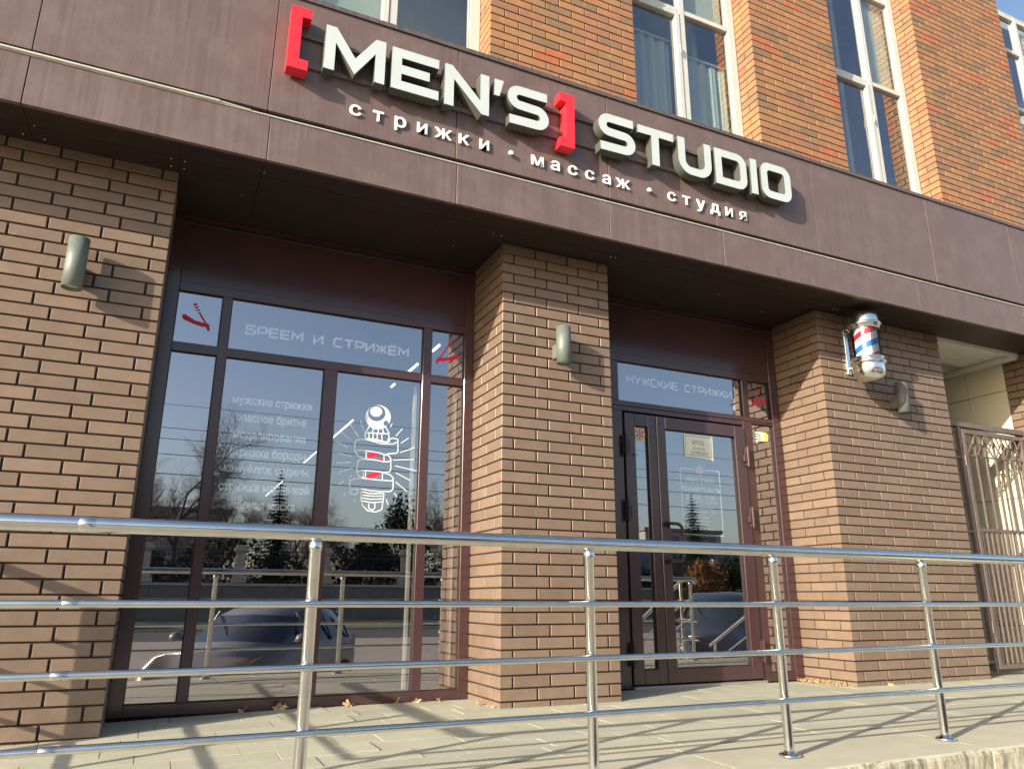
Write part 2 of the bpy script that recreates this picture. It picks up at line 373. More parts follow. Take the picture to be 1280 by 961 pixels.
D_strokes=[[(-0.777,1.737),(-0.804,1.694),(-0.801,1.649),(-0.74,1.645),(-0.653,1.637),(-0.641,1.672),(-0.645,1.709),(-0.667,1.741)],[(-0.798,1.692),(-0.724,1.694),(-0.644,1.698)],[(-0.801,1.653),(-0.731,1.653),(-0.653,1.639)],[(-0.749,1.733),(-0.756,1.698)],[(-0.717,1.734),(-0.717,1.697)],[(-0.69,1.734),(-0.679,1.698)],[(-0.779,1.691),(-0.776,1.655)],[(-0.751,1.692),(-0.749,1.653)],[(-0.724,1.693),(-0.72,1.652)],[(-0.692,1.694),(-0.687,1.648)],[(-0.639,1.638),(-0.638,1.662),(-0.613,1.672),(-0.58,1.667),(-0.574,1.587),(-0.585,1.571),(-0.654,1.56)],[(-0.58,1.649),(-0.611,1.631),(-0.693,1.626),(-0.785,1.644),(-0.83,1.644),(-0.865,1.634),(-0.871,1.598),(-0.866,1.563),(-0.845,1.531),(-0.8,1.515),(-0.724,1.514),(-0.669,1.506),(-0.633,1.51),(-0.621,1.522)],[(-0.866,1.563),(-0.825,1.571),(-0.763,1.569),(-0.699,1.563),(-0.635,1.548),(-0.621,1.529),(-0.619,1.453),(-0.634,1.439),(-0.674,1.434)],[(-0.794,1.515),(-0.835,1.505),(-0.844,1.485),(-0.847,1.423),(-0.828,1.397),(-0.779,1.386),(-0.69,1.382),(-0.608,1.383),(-0.597,1.397)],[(-0.847,1.423),(-0.809,1.439),(-0.755,1.439),(-0.683,1.437),(-0.619,1.422),(-0.598,1.401),(-0.597,1.33),(-0.614,1.312),(-0.677,1.308)],[(-0.783,1.388),(-0.866,1.378),(-0.885,1.368),(-0.887,1.299),(-0.876,1.281),(-0.843,1.278),(-0.828,1.294),(-0.836,1.313)],[(-0.836,1.313),(-0.801,1.316),(-0.748,1.309),(-0.677,1.308)],[(-0.879,1.304),(-0.854,1.314),(-0.823,1.314)],[(-0.811,1.3),(-0.809,1.261),(-0.795,1.21),(-0.758,1.178),(-0.705,1.173),(-0.666,1.191),(-0.658,1.261),(-0.657,1.3)],[(-0.811,1.3),(-0.747,1.29),(-0.663,1.297)],[(-0.807,1.261),(-0.745,1.253),(-0.658,1.261)],[(-0.803,1.278),(-0.737,1.274),(-0.657,1.28)],[(-0.797,1.24),(-0.735,1.232),(-0.664,1.241)],[(-0.756,1.225),(-0.752,1.195),(-0.732,1.183),(-0.713,1.197),(-0.714,1.232)],[(-0.791,1.569),(-0.788,1.516)],[(-0.67,1.557),(-0.667,1.508)],[(-0.789,1.436),(-0.786,1.388)],[(-0.674,1.434),(-0.672,1.383)],[(-0.803,1.426),(-0.801,1.389)]]
D_rays=[[(-0.842,1.771),(-0.815,1.702)],[(-0.911,1.742),(-0.846,1.658)],[(-0.957,1.676),(-0.897,1.633)],[(-0.995,1.615),(-0.911,1.581)],[(-0.977,1.54),(-0.889,1.525)],[(-0.985,1.474),(-0.884,1.487)],[(-0.964,1.41),(-0.875,1.449)],[(-0.957,1.336),(-0.926,1.359)],[(-0.893,1.385),(-0.875,1.402)],[(-0.922,1.267),(-0.908,1.288)],[(-0.853,1.228),(-0.845,1.246)],[(-0.635,1.746),(-0.623,1.771)],[(-0.594,1.688),(-0.549,1.744)],[(-0.556,1.642),(-0.504,1.682)],[(-0.56,1.577),(-0.457,1.62)],[(-0.606,1.523),(-0.458,1.539)],[(-0.59,1.485),(-0.436,1.462)],[(-0.581,1.438),(-0.482,1.396)],[(-0.581,1.378),(-0.5,1.319)],[(-0.588,1.304),(-0.565,1.277)],[(-0.64,1.26),(-0.625,1.225)]]
D_red=[[(-0.744,1.647),(-0.676,1.646),(-0.674,1.635),(-0.694,1.631),(-0.721,1.636)],[(-0.782,1.521),(-0.779,1.55),(-0.762,1.565),(-0.717,1.566),(-0.694,1.555),(-0.725,1.539)],[(-0.724,1.512),(-0.679,1.532),(-0.675,1.509),(-0.696,1.509)],[(-0.784,1.393),(-0.776,1.413),(-0.737,1.431),(-0.692,1.434),(-0.681,1.425),(-0.709,1.407),(-0.753,1.39)],[(-0.785,1.314),(-0.757,1.312),(-0.732,1.307),(-0.765,1.302),(-0.785,1.307)]]
D_razor=[(-1.99,2.321),(-1.973,2.324),(-1.914,2.292),(-1.867,2.285),(-1.859,2.284),(-1.901,2.347),(-1.892,2.354),(-1.846,2.286),(-1.83,2.279),(-1.82,2.237),(-1.836,2.235),(-1.846,2.257),(-1.869,2.256),(-1.921,2.268),(-1.979,2.288),(-1.991,2.303)]
D_razor_bits=[[(-1.936,2.4),(-1.914,2.408),(-1.911,2.393),(-1.931,2.386)],[(-1.927,2.381),(-1.906,2.388),(-1.9,2.377),(-1.922,2.37)],[(-1.918,2.363),(-1.895,2.371),(-1.89,2.361),(-1.912,2.355)]]
# ================================================================== SETTING
YE = -1.93; YP = -1.36; ZS = -0.97       # platform edge, inner edge of the coping, street level
def gz(x, y):                             # height of the paved platform
    z = 0.0
    if x < -1.2: z -= min(.05, (-1.2 - x) * .022)
    if y < 0: z += y * .0115
    return z
def sheet(name, x0, x1, y0, y1, nx, ny, fz, m, kind='structure'):
    mb = MB(); vs = [(x0 + (x1 - x0) * i / nx, y0 + (y1 - y0) * j / ny) for j in range(ny + 1) for i in range(nx + 1)]
    fs = [(j * (nx + 1) + i, j * (nx + 1) + i + 1, (j + 1) * (nx + 1) + i + 1, (j + 1) * (nx + 1) + i) for j in range(ny) for i in range(nx)]
    mb.add([(x, y, fz(x, y)) for x, y in vs], fs, 0, True); o = mb.build(name, m); tag(o, kind=kind); return o
# paved terrace: a bed with slabs laid on it one by one
terrace = sheet('paved_terrace', -6, 12, YP, 3, 60, 14, lambda x, y: gz(x, y) - .0045, 'paving_base')
rows = []
y = .50; r = 0
slab_cache = {}; slabs = []
while y - .2 > YP - .01:
    y0 = max(y - .2, YP); x = -3.9 + (r * .137 % .42)
    while x < 6.6:
        wdt = .42 if (r * 7 + int(x * 5)) % 5 else .21
        slabs.append((x, y0, wdt, y - y0)); x += wdt
    y -= .2; r += 1
slabs.sort(key=lambda s: (Vector((s[0], s[1], 0)) - CAM).length)
rest = MB()
for i, (x, y0, wd, dp) in enumerate(slabs):
    zc = gz(x + wd / 2, y0 + dp / 2); jz = random.uniform(-.0008, .0008); g = .0018
    if i < 290:
        k = (round(wd, 3), round(dp, 3))
        if k not in slab_cache:
            mb = MB(); mb.bbox(-wd / 2 + g, wd / 2 - g, -dp / 2 + g, dp / 2 - g, -.02, 0, .0008)
            slab_cache[k] = mb.build('slab', 'paving_slab', terrace); ob = slab_cache[k]
        else: ob = slab_cache[k].copy(); COL.objects.link(ob)
        ob.name = 'slab'; ob.location = (x + wd / 2, y0 + dp / 2, zc + jz)
        ob.rotation_euler = (math.atan(.0115) if y0 < 0 else 0, -math.atan(.022) if x < -1.2 and x > -3.4 else 0, 0)
    else: rest.bbox(x + g, x + wd - g, y0 + g, y0 + dp - g, zc - .02, zc + jz, .0008)
o = rest.build('far_slabs', 'paving_slab', terrace); tag(o, kind='stuff')
# concrete edging in cast lengths with a vertical joint between them
edge = MB(); edge.box(-6, 12, YE + .02, YP - .002, ZS - .2, -.14)
edging = edge.build('terrace_edge_wall', 'edge_concrete'); tag(edging, kind='structure')
xs_ = [-6, -3.6, -1.4, .25, 1.62, 3.3, 5.2, 7.4, 9.6, 12]
for a, b in zip(xs_, xs_[1:]):
    mb = MB(); n = 24; z1 = gz(0, YP) + .001; z2 = gz(0, YE)
    prof = [(YP, -.138), (YP, z1), (YE + .02, z2), (YE + .006, z2 - .006), (YE, z2 - .022), (YE + .004, -.138)]
    vs = []; fs = []
    for i in range(n + 1):
        x = a + .004 + (b - a - .008) * i / n
        for j, (yy, zz) in enumerate(prof):
            dx = gz(x, 0) if j in (1, 2, 3, 4) else 0
            vs.append((x, yy + (random.uniform(-.003, .003) if j in (3, 4) else 0), zz + dx + (random.uniform(-.002, .002) if j == 3 else 0)))
    m_ = len(prof)
    for i in range(n):
        for j in range(m_): fs.append((i * m_ + j, i * m_ + (j + 1) % m_, (i + 1) * m_ + (j + 1) % m_, (i + 1) * m_ + j))
    fs += [tuple(range(m_)), tuple(range(n * m_, n * m_ + m_))[::-1]]
    mb.add(vs, [f[::-1] for f in fs]); mb.build('coping_block', 'edge_concrete', edging)
sheet('street', -200, 220, -27, YE + .02, 20, 10, lambda x, y: ZS, 'street_asphalt')
g = sheet('ground', -900, 900, -900, 400, 8, 8, lambda x, y: ZS - .05, 'street_asphalt')
sheet('road', -200, 220, -36, -27, 10, 2, lambda x, y: ZS - .004, 'road_asphalt')
mb = MB(); mb.box(-120, 160, -36.3, -36, ZS - .1, ZS + .12); tag(mb.build('kerb', 'pillar_stone'), kind='structure')
mb = MB(); mb.box(-120, 160, -22.1, -21.95, ZS, ZS + .005); mb.box(-120, 160, -15.1, -15.0, ZS, ZS + .005); mb.box(-120, 160, -26.7, -26.6, ZS, ZS + .005)
tag(mb.build('painted_line', 'road_paint'), kind='structure')
def gr(x, y): return ZS + .12 + .25 * (-(y + 36.3)) / 9 + .08 * sin(x * .9) * cos(y * 1.3)
tag(sheet('grass_strip', -120, 160, -45, -36.3, 200, 12, gr, 'grass_mat'), kind='stuff')

# ================================================================== BRICKWORK
CY = .0737; Z0 = .035
brick_cache = {}
def lay(parent, origin, bricks, mats, limit=295, name='brick'):
    """bricks: list of (x0,x1,y0,y1,z0,z1); the largest in view are objects, the rest one mesh"""
    def vis(b):
        c = Vector(((b[0] + b[1]) / 2, (b[2] + b[3]) / 2, (b[4] + b[5]) / 2)); q = cam.matrix_world.inverted() @ c
        if q.z > -.2: return 1e9
        u = abs(q.x / -q.z) / .6815; v_ = abs(q.y / -q.z) / .5117
        out = max(0, u - 1.02) + max(0, v_ - 1.02)
        back = 0 if b[6] else 500
        return -q.z + out * 1000 + back
    bricks = sorted(bricks, key=vis); rest = MB()
    for i, b in enumerate(bricks):
        x0, x1, y0, y1, z0, z1 = b[:6]
        if i < limit and vis(b) < 400:
            k = (round(x1 - x0, 3), round(y1 - y0, 3), round(z1 - z0, 3), mats[0])
            if k not in brick_cache:
                m = MB(); hx, hy, hz = (x1 - x0) / 2, (y1 - y0) / 2, (z1 - z0) / 2
                m.bbox(-hx, hx, -hy, hy, -hz, hz, .0022); ob = m.build(name, mats[0], parent); brick_cache[k] = ob.data
            else: ob = link(name, brick_cache[k], parent)
            j = random.uniform(-.0006, .0006)
            ob.location = Vector(((x0 + x1) / 2, (y0 + y1) / 2 + j, (z0 + z1) / 2)) - origin
        else: rest.bbox(x0, x1, y0, y1, z0, z1, .0022)
    if rest.v:
        ob = rest.build('joined_bricks', mats[1], parent); ob.location = -origin; tag(ob, kind='stuff')
def rows_of(z_lo, z_hi, z0, pitch, joint):
    k = math.floor((z_lo - z0) / pitch)
    while z0 + k * pitch < z_hi - .004:
        a = max(z_lo, z0 + k * pitch + joint / 2); b = min(z_hi, z0 + (k + 1) * pitch - joint / 2)
        if b - a > .006: yield k, a, b
        k += 1
def pier(name, x0, x1, ztop, label, parity, depth=.536, z0=Z0, zbase=0, left_side=True, right_side=True, first=None, group='clinker brick piers of the shop front'):
    root = empty(name, ((x0 + x1) / 2, depth / 2, 0), label, 'brick pier', group); O = Vector(root.location)
    core = MB(); core.box(x0 + .009, x1 - .009, .009, depth, -.05, ztop + .02)
    c = core.build('mortar_core', 'mortar', root); c.location = -O
    J = .010; JV = .0062; B = []
    for k, a, b in rows_of(zbase - .02, ztop, z0, CY, J):
        ev = (k + parity) % 2 == 0
        f = first[0] if ev else first[1]
        xj = [x0]; x = x0 + f
        while x < x1 - .03: xj.append(x); x += .26
        xj.append(x1)
        s = .10 if ev else .25
        for i in range(len(xj) - 1):
            p0 = xj[i] + (JV if i else 0); p1 = xj[i + 1] - (JV if i < len(xj) - 2 else 0)
            dy = .045
            if i == 0 and left_side: dy = s - J / 2
            if i == len(xj) - 2 and right_side: dy = s - J / 2
            B.append((p0, p1, 0, dy, a, b, True))
        for side, vis_ in ((0, left_side), (1, right_side)):
            if not vis_: continue
            y = s
            while y < depth - .02:
                y2 = min(depth, y + .26)
                if depth - y2 < .03: y2 = depth
                X = (x0, x0 + .045) if side == 0 else (x1 - .045, x1)
                B.append((X[0], X[1], y + J / 2, y2 - J / 2 if y2 < depth else depth, a, b, side == 0))
                y = y2
    lay(root, O, B, ('clinker_brick', 'clinker_brick_joined'))
    return root
pier('brick_pier', -2.117 - .26 * 5 - .085, -2.117, 3.06, 'tan brick pier at the left end of the front carrying a grey cylinder lamp', 0, z0=.0535, first=(.26, .085), zbase=-.06)
pier('brick_pier', 0, .86, 3.06, 'brown brick pier between the shop window and the entrance door', 0, first=(.255, .0865))
pier('brick_pier', 2.966, 4.53, 3.06, 'wide brown brick pier right of the entrance carrying the barber pole', 1, first=(.259, .0865))
pier('brick_pier', 5.80, 7.2, 3.06, 'brown brick pier beyond the barred gate at the right edge', 0, first=(.26, .13), depth=.6)
# upper storey
def upwall(x0, x1, label, half, in_view=True):
    yU, yB = .15, .365; zb, zt = 4.12, 8.3
    root = empty('upper_brick_wall', ((x0 + x1) / 2, .3, zb), label, 'brick wall', 'orange brick wall panels of the upper storey'); O = Vector(root.location)
    core = MB(); core.box(x0 + .007, x1 - .007, yU + .007, .62, zb - .1, zt)
    c = core.build('mortar_core', 'mortar_upper', root); c.location = -O
    B = []; J = .0095; P = .0747
    for k, a, b in rows_of(zb, zt, 4.685, P, J):
        ev = (k + half) % 2 == 0
        xj = [x0]; x = x0 + (.25 if ev else .125)
        while x < x1 - .03: xj.append(x); x += .25
        xj.append(x1); s = .115 if ev else .24
        for i in range(len(xj) - 1):
            p0 = xj[i] + (J / 2 if i else 0); p1 = xj[i + 1] - (J / 2 if i < len(xj) - 2 else 0)
            dy = s - J / 2 if i in (0, len(xj) - 2) else .04
            B.append((p0, p1, yU, yU + min(dy, .215), a, b, in_view))
        if s < .2:
            for X, v in (((x0, x0 + .04), True), ((x1 - .04, x1), False)): B.append((X[0], X[1], yU + s + J / 2, yB, a, b, v and in_view))
    lay(root, O, B, ('facing_brick', 'facing_brick_joined'))
upwall(-3.95, -1.96, 'orange brick wall left of the leftmost upstairs window', 0, False)
upwall(-.06, 1.315, 'orange brick wall panel above the letter S, between two upstairs windows', 1)
upwall(2.70, 3.825, 'narrow orange brick wall panel above the last letters, between curtained and bare windows', 0)
upwall(5.20, 6.95, 'orange and pink brick wall panel near the top right corner', 0)
upwall(8.33, 9.6, 'brick wall panel beyond the last upstairs window', 0, False)

# ================================================================== CANOPY
yA = -.43; zA, zB, zC = 3.023, 3.307, 4.171
can = empty('metal_canopy', (1, yA, zA), 'dark brown metal clad canopy carrying the shop sign over both openings', 'canopy'); A = At(can)
low_s = [-4.2, -2.86, -1.67, -.52, .62, 1.62, 3.74, 5.2, 6.9, 9]
up_s = [-4.2, -2.86, -1.69, -.53, .62, 1.57, 2.61, 4.02, 5.2, 6.9, 9]
def panel(x0, x1, z0, z1, nm='cladding_panel', tilt=0):
    m = MB(); gx = .0028
    m.bbox(x0 + gx, x1 - gx, yA + random.uniform(0, .0015), yA + .03, z0, z1, .0012); A.put(m, nm, 'brown_cladding')
for a, b in zip(low_s, low_s[1:]): panel(a, b, zA, zB - .004)
for a, b in zip(up_s, up_s[1:]): panel(a, b, zB + .036, zC)
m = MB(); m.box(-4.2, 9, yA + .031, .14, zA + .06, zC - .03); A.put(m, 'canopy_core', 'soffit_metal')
m = MB(); m.bbox(-4.2, 9, yA - .006, yA + .02, zB - .004, zB + .006, .002); A.put(m, 'trim_strip', 'trim_light')
# LED profile lying in the groove at the left
m = MB(); m.tube([(-3.4, yA - .008, zB + .009), (-1.95, yA - .008, zB + .009)], .0085, 10); m.tube([(-1.95, yA - .008, zB + .009), (-1.78, yA - .004, zB + .004)], .005, 8); A.put(m, 'strip_light', 'trim_light')
# cap flashing in lengths
for a, b in zip([-4.2, -2.2, -.95, 1.75, 3.02, 5.2, 9], [-2.2, -.95, 1.75, 3.02, 5.2, 9]):
    m = MB(); m.add([(a + .002, yA - .012, zC - .004), (b - .002, yA - .012, zC - .004), (b - .002, yA - .012, zC + .026), (a + .002, yA - .012, zC + .026),
                     (a + .002, .145, zC + .05), (b - .002, .145, zC + .05), (a + .002, .145, zC - .004), (b - .002, .145, zC - .004)],
                    [(0, 1, 2, 3), (3, 2, 5, 4), (0, 6, 7, 1), (0, 3, 4, 6), (1, 7, 5, 2)]); A.put(m, 'cap_flashing', 'coping')
# soffit sheets with visible seams and screws
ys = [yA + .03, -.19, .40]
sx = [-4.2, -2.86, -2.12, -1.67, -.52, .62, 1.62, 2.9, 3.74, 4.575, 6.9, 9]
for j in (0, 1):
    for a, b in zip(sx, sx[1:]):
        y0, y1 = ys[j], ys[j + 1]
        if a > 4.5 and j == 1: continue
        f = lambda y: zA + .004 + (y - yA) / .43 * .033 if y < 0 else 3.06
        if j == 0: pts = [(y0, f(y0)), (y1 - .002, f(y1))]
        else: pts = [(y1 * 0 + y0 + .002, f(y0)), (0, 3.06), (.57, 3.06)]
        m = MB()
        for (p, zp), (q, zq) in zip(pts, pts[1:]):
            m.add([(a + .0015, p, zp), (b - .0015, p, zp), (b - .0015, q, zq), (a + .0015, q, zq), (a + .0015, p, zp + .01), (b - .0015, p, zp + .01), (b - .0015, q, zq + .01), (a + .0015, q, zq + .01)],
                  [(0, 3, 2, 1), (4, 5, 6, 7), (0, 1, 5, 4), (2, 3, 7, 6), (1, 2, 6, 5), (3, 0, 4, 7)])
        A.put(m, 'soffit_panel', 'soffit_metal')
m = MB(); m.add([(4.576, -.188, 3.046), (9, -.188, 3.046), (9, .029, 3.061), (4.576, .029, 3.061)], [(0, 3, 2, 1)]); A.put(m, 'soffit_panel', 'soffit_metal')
for (x, y) in [(-2.83, -.2), (-2.80, -.06), (-2.16, -.17), (-2.16, -.07), (-2.09, -.17), (-2.09, -.07), (-2.90, -.07), (-1.66, -.25), (-1.75, .12), (-.12, -.1), (-.06, -.1), (-.3, .2), (.80, -.15), (.84, -.15), (2.0, .1), (3.1, -.08), (3.14, -.08), (3.42, -.1), (4.5, -.03), (2.6, .25)]:
    z = (zA + .004 + (y - yA) / .43 * .033 if y < 0 else 3.06)
    m = MB(); m.lathe((x, y, z - .002), [(0, -.001), (.0035, -.001), (.0035, .002)], 8); A.put(m, 'screw', 'chrome')
# structure behind
bl = empty('shop_interior', (0, 6, 0), 'dark barber shop room seen faintly behind the window glass', 'room'); A = At(bl)
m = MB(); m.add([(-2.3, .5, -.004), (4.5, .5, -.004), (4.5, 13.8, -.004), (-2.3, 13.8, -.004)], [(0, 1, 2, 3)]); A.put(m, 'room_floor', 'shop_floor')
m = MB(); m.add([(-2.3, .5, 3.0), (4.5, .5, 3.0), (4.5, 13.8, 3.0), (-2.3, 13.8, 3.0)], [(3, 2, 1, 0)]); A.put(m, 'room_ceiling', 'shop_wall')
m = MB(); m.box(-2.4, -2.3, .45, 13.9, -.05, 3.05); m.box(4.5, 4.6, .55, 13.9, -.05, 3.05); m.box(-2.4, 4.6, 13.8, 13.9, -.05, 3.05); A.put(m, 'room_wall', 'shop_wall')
m = MB(); m.box(-4.2, 9, .55, .7, 3.05, 4.2); m.box(-4.5, 12, 3.2, 3.3, 3.05, 8.5); A.put(m, 'inner_wall', 'room_wall')
m = MB(); m.box(-4.2, 9.6, .60, 3.2, 8.3, 8.6); m.box(-4.2, 9.6, .42, 3.2, 4.1, 4.2); A.put(m, 'floor_plate', 'room_wall')
for x in (1.0, 2.4, 5.4 - .9, 6.2, 9.2): 
    m = MB(); m.box(x - .03, x + .03, .63, 3.2, 4.2, 8.3); A.put(m, 'partition', 'room_wall')
for y0, y1 in ((1.6, 1.78), (2.22, 2.6), (3.0, 3.12), (4.85, 6.1), (6.9, 8.3), (10.6, 13)):
    m = MB(); m.tube([(.1, y0, 2.8), (.1, y1, 2.8)], .014, 8); A.put(m, 'tube_light', 'led_tube')
# white upright just inside the glass, and reception desk shapes
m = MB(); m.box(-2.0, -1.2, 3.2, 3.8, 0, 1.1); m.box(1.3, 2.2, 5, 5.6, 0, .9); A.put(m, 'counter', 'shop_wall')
# ================================================================== SHOP WINDOW
yF_, yGl, yK = .40, .428, .47        # frame front, glass, frame back
def fr(m, x0, x1, z0, z1, y0=yF_, y1=yK): m.bbox(x0, x1, y0, y1, z0, z1, .0025)
sw = empty('shop_window', (-1.06, yF_, 0), 'large brown framed shop window with white lettering, left of the middle pier', 'shop window'); A = At(sw)
a0, a1, b0, b1, c0, c1, d0, d1 = -2.036, -1.775, -1.717, -1.101, -1.016 - .03, -.430, -.366, -.118
b1 = -1.105; c0 = -1.045; c0 = -1.018
p0, p1, t0, t1 = .074, 2.087, 2.145, 2.484
def member(x0, x1, z0, z1, nm, dy=0):
    m = MB(); fr(m, x0, x1, z0, z1, yF_ + dy); A.put(m, nm, 'frame_paint')
member(-2.117, a0, .012, 3.058, 'frame_upright'); member(d1, 0, .012, 3.058, 'frame_upright')
member(a1, b0, p0, t1, 'mullion', .001); member(c1, d0, p0, t1, 'mullion', .001); member(b1, c0, p0, p1, 'mullion', .002)
member(a0, d1, .012, p0, 'bottom_rail', .0005); member(a0, d1, p1, t0, 'transom', .0015); member(a0, d1, t1, t1 + .055, 'top_rail', .0005)
member(a0, d1, 3.01, 3.058, 'head_rail', .0005)
m = MB(); fr(m, a0, d1, t1 + .056, 3.009, yF_ + .016); A.put(m, 'infill_panel', 'frame_paint')
m = MB(); fr(m, -2.117, 0, -.03, .011, yF_ + .02); A.put(m, 'sill_gap', 'frame_gap')
def pane(x0, x1, z0, z1, gl='shop_glass'):
    m = MB(); m.bbox(x0 - .004, x1 + .004, yGl, yGl + .006, z0 - .004, z1 + .004, .001); o = A.put(m, 'pane', gl)
    m = MB(); g = .0035
    for q in ((x0, x0 + g, z0, z1), (x1 - g, x1, z0, z1), (x0 + g, x1 - g, z0, z0 + g), (x0 + g, x1 - g, z1 - g, z1)):
        m.box(q[0], q[1], yGl - .012, yGl - .001, q[2], q[3])
    A.put(m, 'gasket', 'gasket', o); return o
P_small = pane(a0, a1, t0, t1); P_mid = pane(b0, c1, t0, t1); P_raz = pane(d0, d1, t0, t1)
pane(a0, a1, p0, p1); P_list = pane(b0, b1, p0, p1); P_pole = pane(c0, c1, p0, p1); pane(d0, d1, p0, p1)
yD = yGl - .0006; yI = yGl + .0075   # vinyl stuck outside / inside the pane
def dput(o, A_=None): o.location = -(A_ or A).o; return o
def D(me_obj): me_obj.location = -A.o; return me_obj
# stroke letters, wide and squared, unit cell 1 high
r_ = .18
GL = {'Б': (1.0, [[(1, 1), (0, 1), (0, 0), (.82, 0), (1, .18), (1, .4), (.84, .56), (0, .56)]]),
 'Р': (1.0, [[(0, 0), (0, 1), (.82, 1), (1, .84), (1, .5), (.84, .34), (0, .34)]]),
 'Е': (1.0, [[(1, 1), (0, 1), (0, 0), (1, 0)], [(.04, .5), (.92, .5)]]),
 'Ё': (1.0, [[(1, 1), (0, 1), (0, 0), (1, 0)], [(.04, .5), (.92, .5)], [(.28, 1.3), (.38, 1.3)], [(.62, 1.3), (.72, 1.3)]]),
 'М': (1.2, [[(0, 0), (0, 1), (.6, .35), (1.2, 1), (1.2, 0)]]),
 'И': (1.0, [[(0, 1), (0, 0), (1, 1), (1, 0)]]),
 'С': (1.0, [[(1, 1), (.16, 1), (0, .84), (0, .16), (.16, 0), (1, 0)]]),
 'Т': (1.05, [[(0, 1), (1.05, 1)], [(.525, .94), (.525, 0)]]),
 'Ж': (1.3, [[(0, 1), (.42, .5), (0, 0)], [(1.3, 1), (.88, .5), (1.3, 0)], [(.65, 1), (.65, 0)], [(.44, .5), (.86, .5)]]),
 'У': (1.0, [[(0, 1), (.5, .45)], [(1, 1), (.28, 0), (.1, 0)]]),
 'К': (1.0, [[(0, 1), (0, 0)], [(1, 1), (.38, .5), (1, 0)], [(.04, .5), (.38, .5)]]), ' ': (.75, [])}
def stroke_text(txt, x0, x1, z0, z1, h, wt, name, mname, parent, y):
    tot = sum(GL[c][0] for c in txt) + .36 * (len(txt) - 1); s = (x1 - x0) / tot; x = x0; m = MB(); k = 0
    for c in txt:
        wd, st = GL[c]
        for path in st:
            zz = z0 + (z1 - z0) * (x - x0) / (x1 - x0)
            m.ribbon([(x + px_ * s, zz + pz * h) for px_, pz in path], wt, y - .00004 * (k % 3)); k += 1
        x += (wd + .36) * s
    o = m.build(name, mname, parent); return o
stroke_text('БРЕЕМ И СТРИЖЁМ', -1.614, -.532, 2.268, 2.262, .055, .0140, 'lettering', 'frosted_vinyl', P_mid, yI)
lines = [('мужские стрижки', -1.652, -1.161, 1.804), ('опасное бритье', -1.620, -1.188, 1.694), ('моделирование', -1.628, -1.185, 1.585), ('стрижка бороды', -1.637, -1.177, 1.474),
         ('камуфляж седины', -1.659, -1.153, 1.373), ('стрижка машинкой', -1.677, -1.139, 1.259), ('чёрная маска', -1.595, -1.219, 1.154)]
for i, (t, x0, x1, z) in enumerate(lines):
    text_mesh(t, .072, x0, z, yI, ['frosted_vinyl' if i == 6 else 'faint_vinyl'], 'lettering', P_list, width=x1 - x0, bold=.0022 if i == 6 else .0018)
def flat(parent, pts, mname, name, holes=(), y=None):
    return poly_mesh(pts, holes, 0, [mname], name, parent, yD if y is None else y)
flat(P_pole, D_ball, 'white_vinyl', 'pole_drawing', [D_ball_hole, D_ball_dot]); flat(P_pole, D_ball_hi, 'white_vinyl', 'pole_drawing')
for q in D_red: flat(P_pole, q, 'red_vinyl', 'pole_drawing')
m = MB()
for i, q in enumerate(D_strokes): m.ribbon(q, .0078, yD - .0002 - .00006 * i)
for q in D_rays: m.ribbon(q, .0062, yD - .0001)
m.build('pole_drawing', 'white_vinyl', P_pole)
def razor(parent, cx, cz, flip, k=1.0):
    rx = sum(p[0] for p in D_razor) / len(D_razor); rz = sum(p[1] for p in D_razor) / len(D_razor)
    T = lambda P: [((cx + (p[0] - rx) * (-1 if flip else 1) * k), cz + (p[1] - rz) * k) for p in (P if not flip else P[::-1])]
    flat(parent, T(D_razor), 'red_vinyl', 'razor_drawing', y=yD)
    for b in D_razor_bits: flat(parent, T(b), 'red_vinyl', 'razor_drawing', y=yD)
razor(P_small, -1.905, 2.30, False); razor(P_raz, -.252, 2.292, True)
# glued trim and white inner profile next to the glass
m = MB(); m.box(-.455, -.437, yK + .02, yK + .06, .08, 2.08); m.box(-.165, -.14, yK + .02, yK + .06, .08, 2.08); A.put(m, 'inner_profile', 'trim_light')

# ================================================================== ENTRANCE
en = empty('entrance_door', (1.9, yF_, 0), 'brown metal entrance door with narrow and wide glazed leaves, transom and sidelight', 'door'); A = At(en)
T0, T1 = 2.138, 2.464
e0, f1, g0_, g1 = 1.10, 2.445, 2.509, 2.744
member(.86, e0, .02, 3.058, 'frame_upright'); member(g1 + .016, 2.966, .02, 3.058, 'frame_upright')
member(e0, g1 + .016, T1, T1 + .06, 'top_rail', .0005); member(e0, g1 + .016, 3.01, 3.058, 'head_rail', .0005)
m = MB(); fr(m, e0, g1 + .016, T1 + .061, 3.009, yF_ + .016); A.put(m, 'infill_panel', 'frame_paint')
member(e0, g1 + .016, 2.10, T0, 'transom', .0012); member(f1, g0_, T0, T1, 'mullion', .001)
member(e0, 2.425, 2.058, 2.097, 'door_frame_head', .006); member(e0, 1.214, .02, 2.057, 'door_frame_jamb', .006)
member(2.425, 2.5215, .02, 2.099, 'door_frame_jamb', .003)
member(2.5225, 2.759, 2.0825, 2.099, 'sidelight_rail', .006); member(2.5225, 2.759, .02, .086, 'sidelight_rail', .006)
m = MB(); fr(m, .86, 2.966, -.03, .019, yF_ + .03); A.put(m, 'sill_gap', 'frame_gap')
m = MB(); m.bbox(1.216, 2.44, yF_ - .03, yF_ + .06, .004, .034, .003); A.put(m, 'threshold', 'threshold_metal')
TR = pane(e0 + .09, f1, T0, T1); TS = pane(g0_, g1, T0, T1); SL = pane(2.5225, 2.757, .087, 2.0815)
member(e0, e0 + .085, T0 + .001, T1 - .001, 'mullion', .001)
stroke_text('МУЖСКИЕ СТРИЖКИ', 1.287, 2.352, 2.303, 2.290, .056, .0130, 'lettering', 'frosted_vinyl', TR, yI)
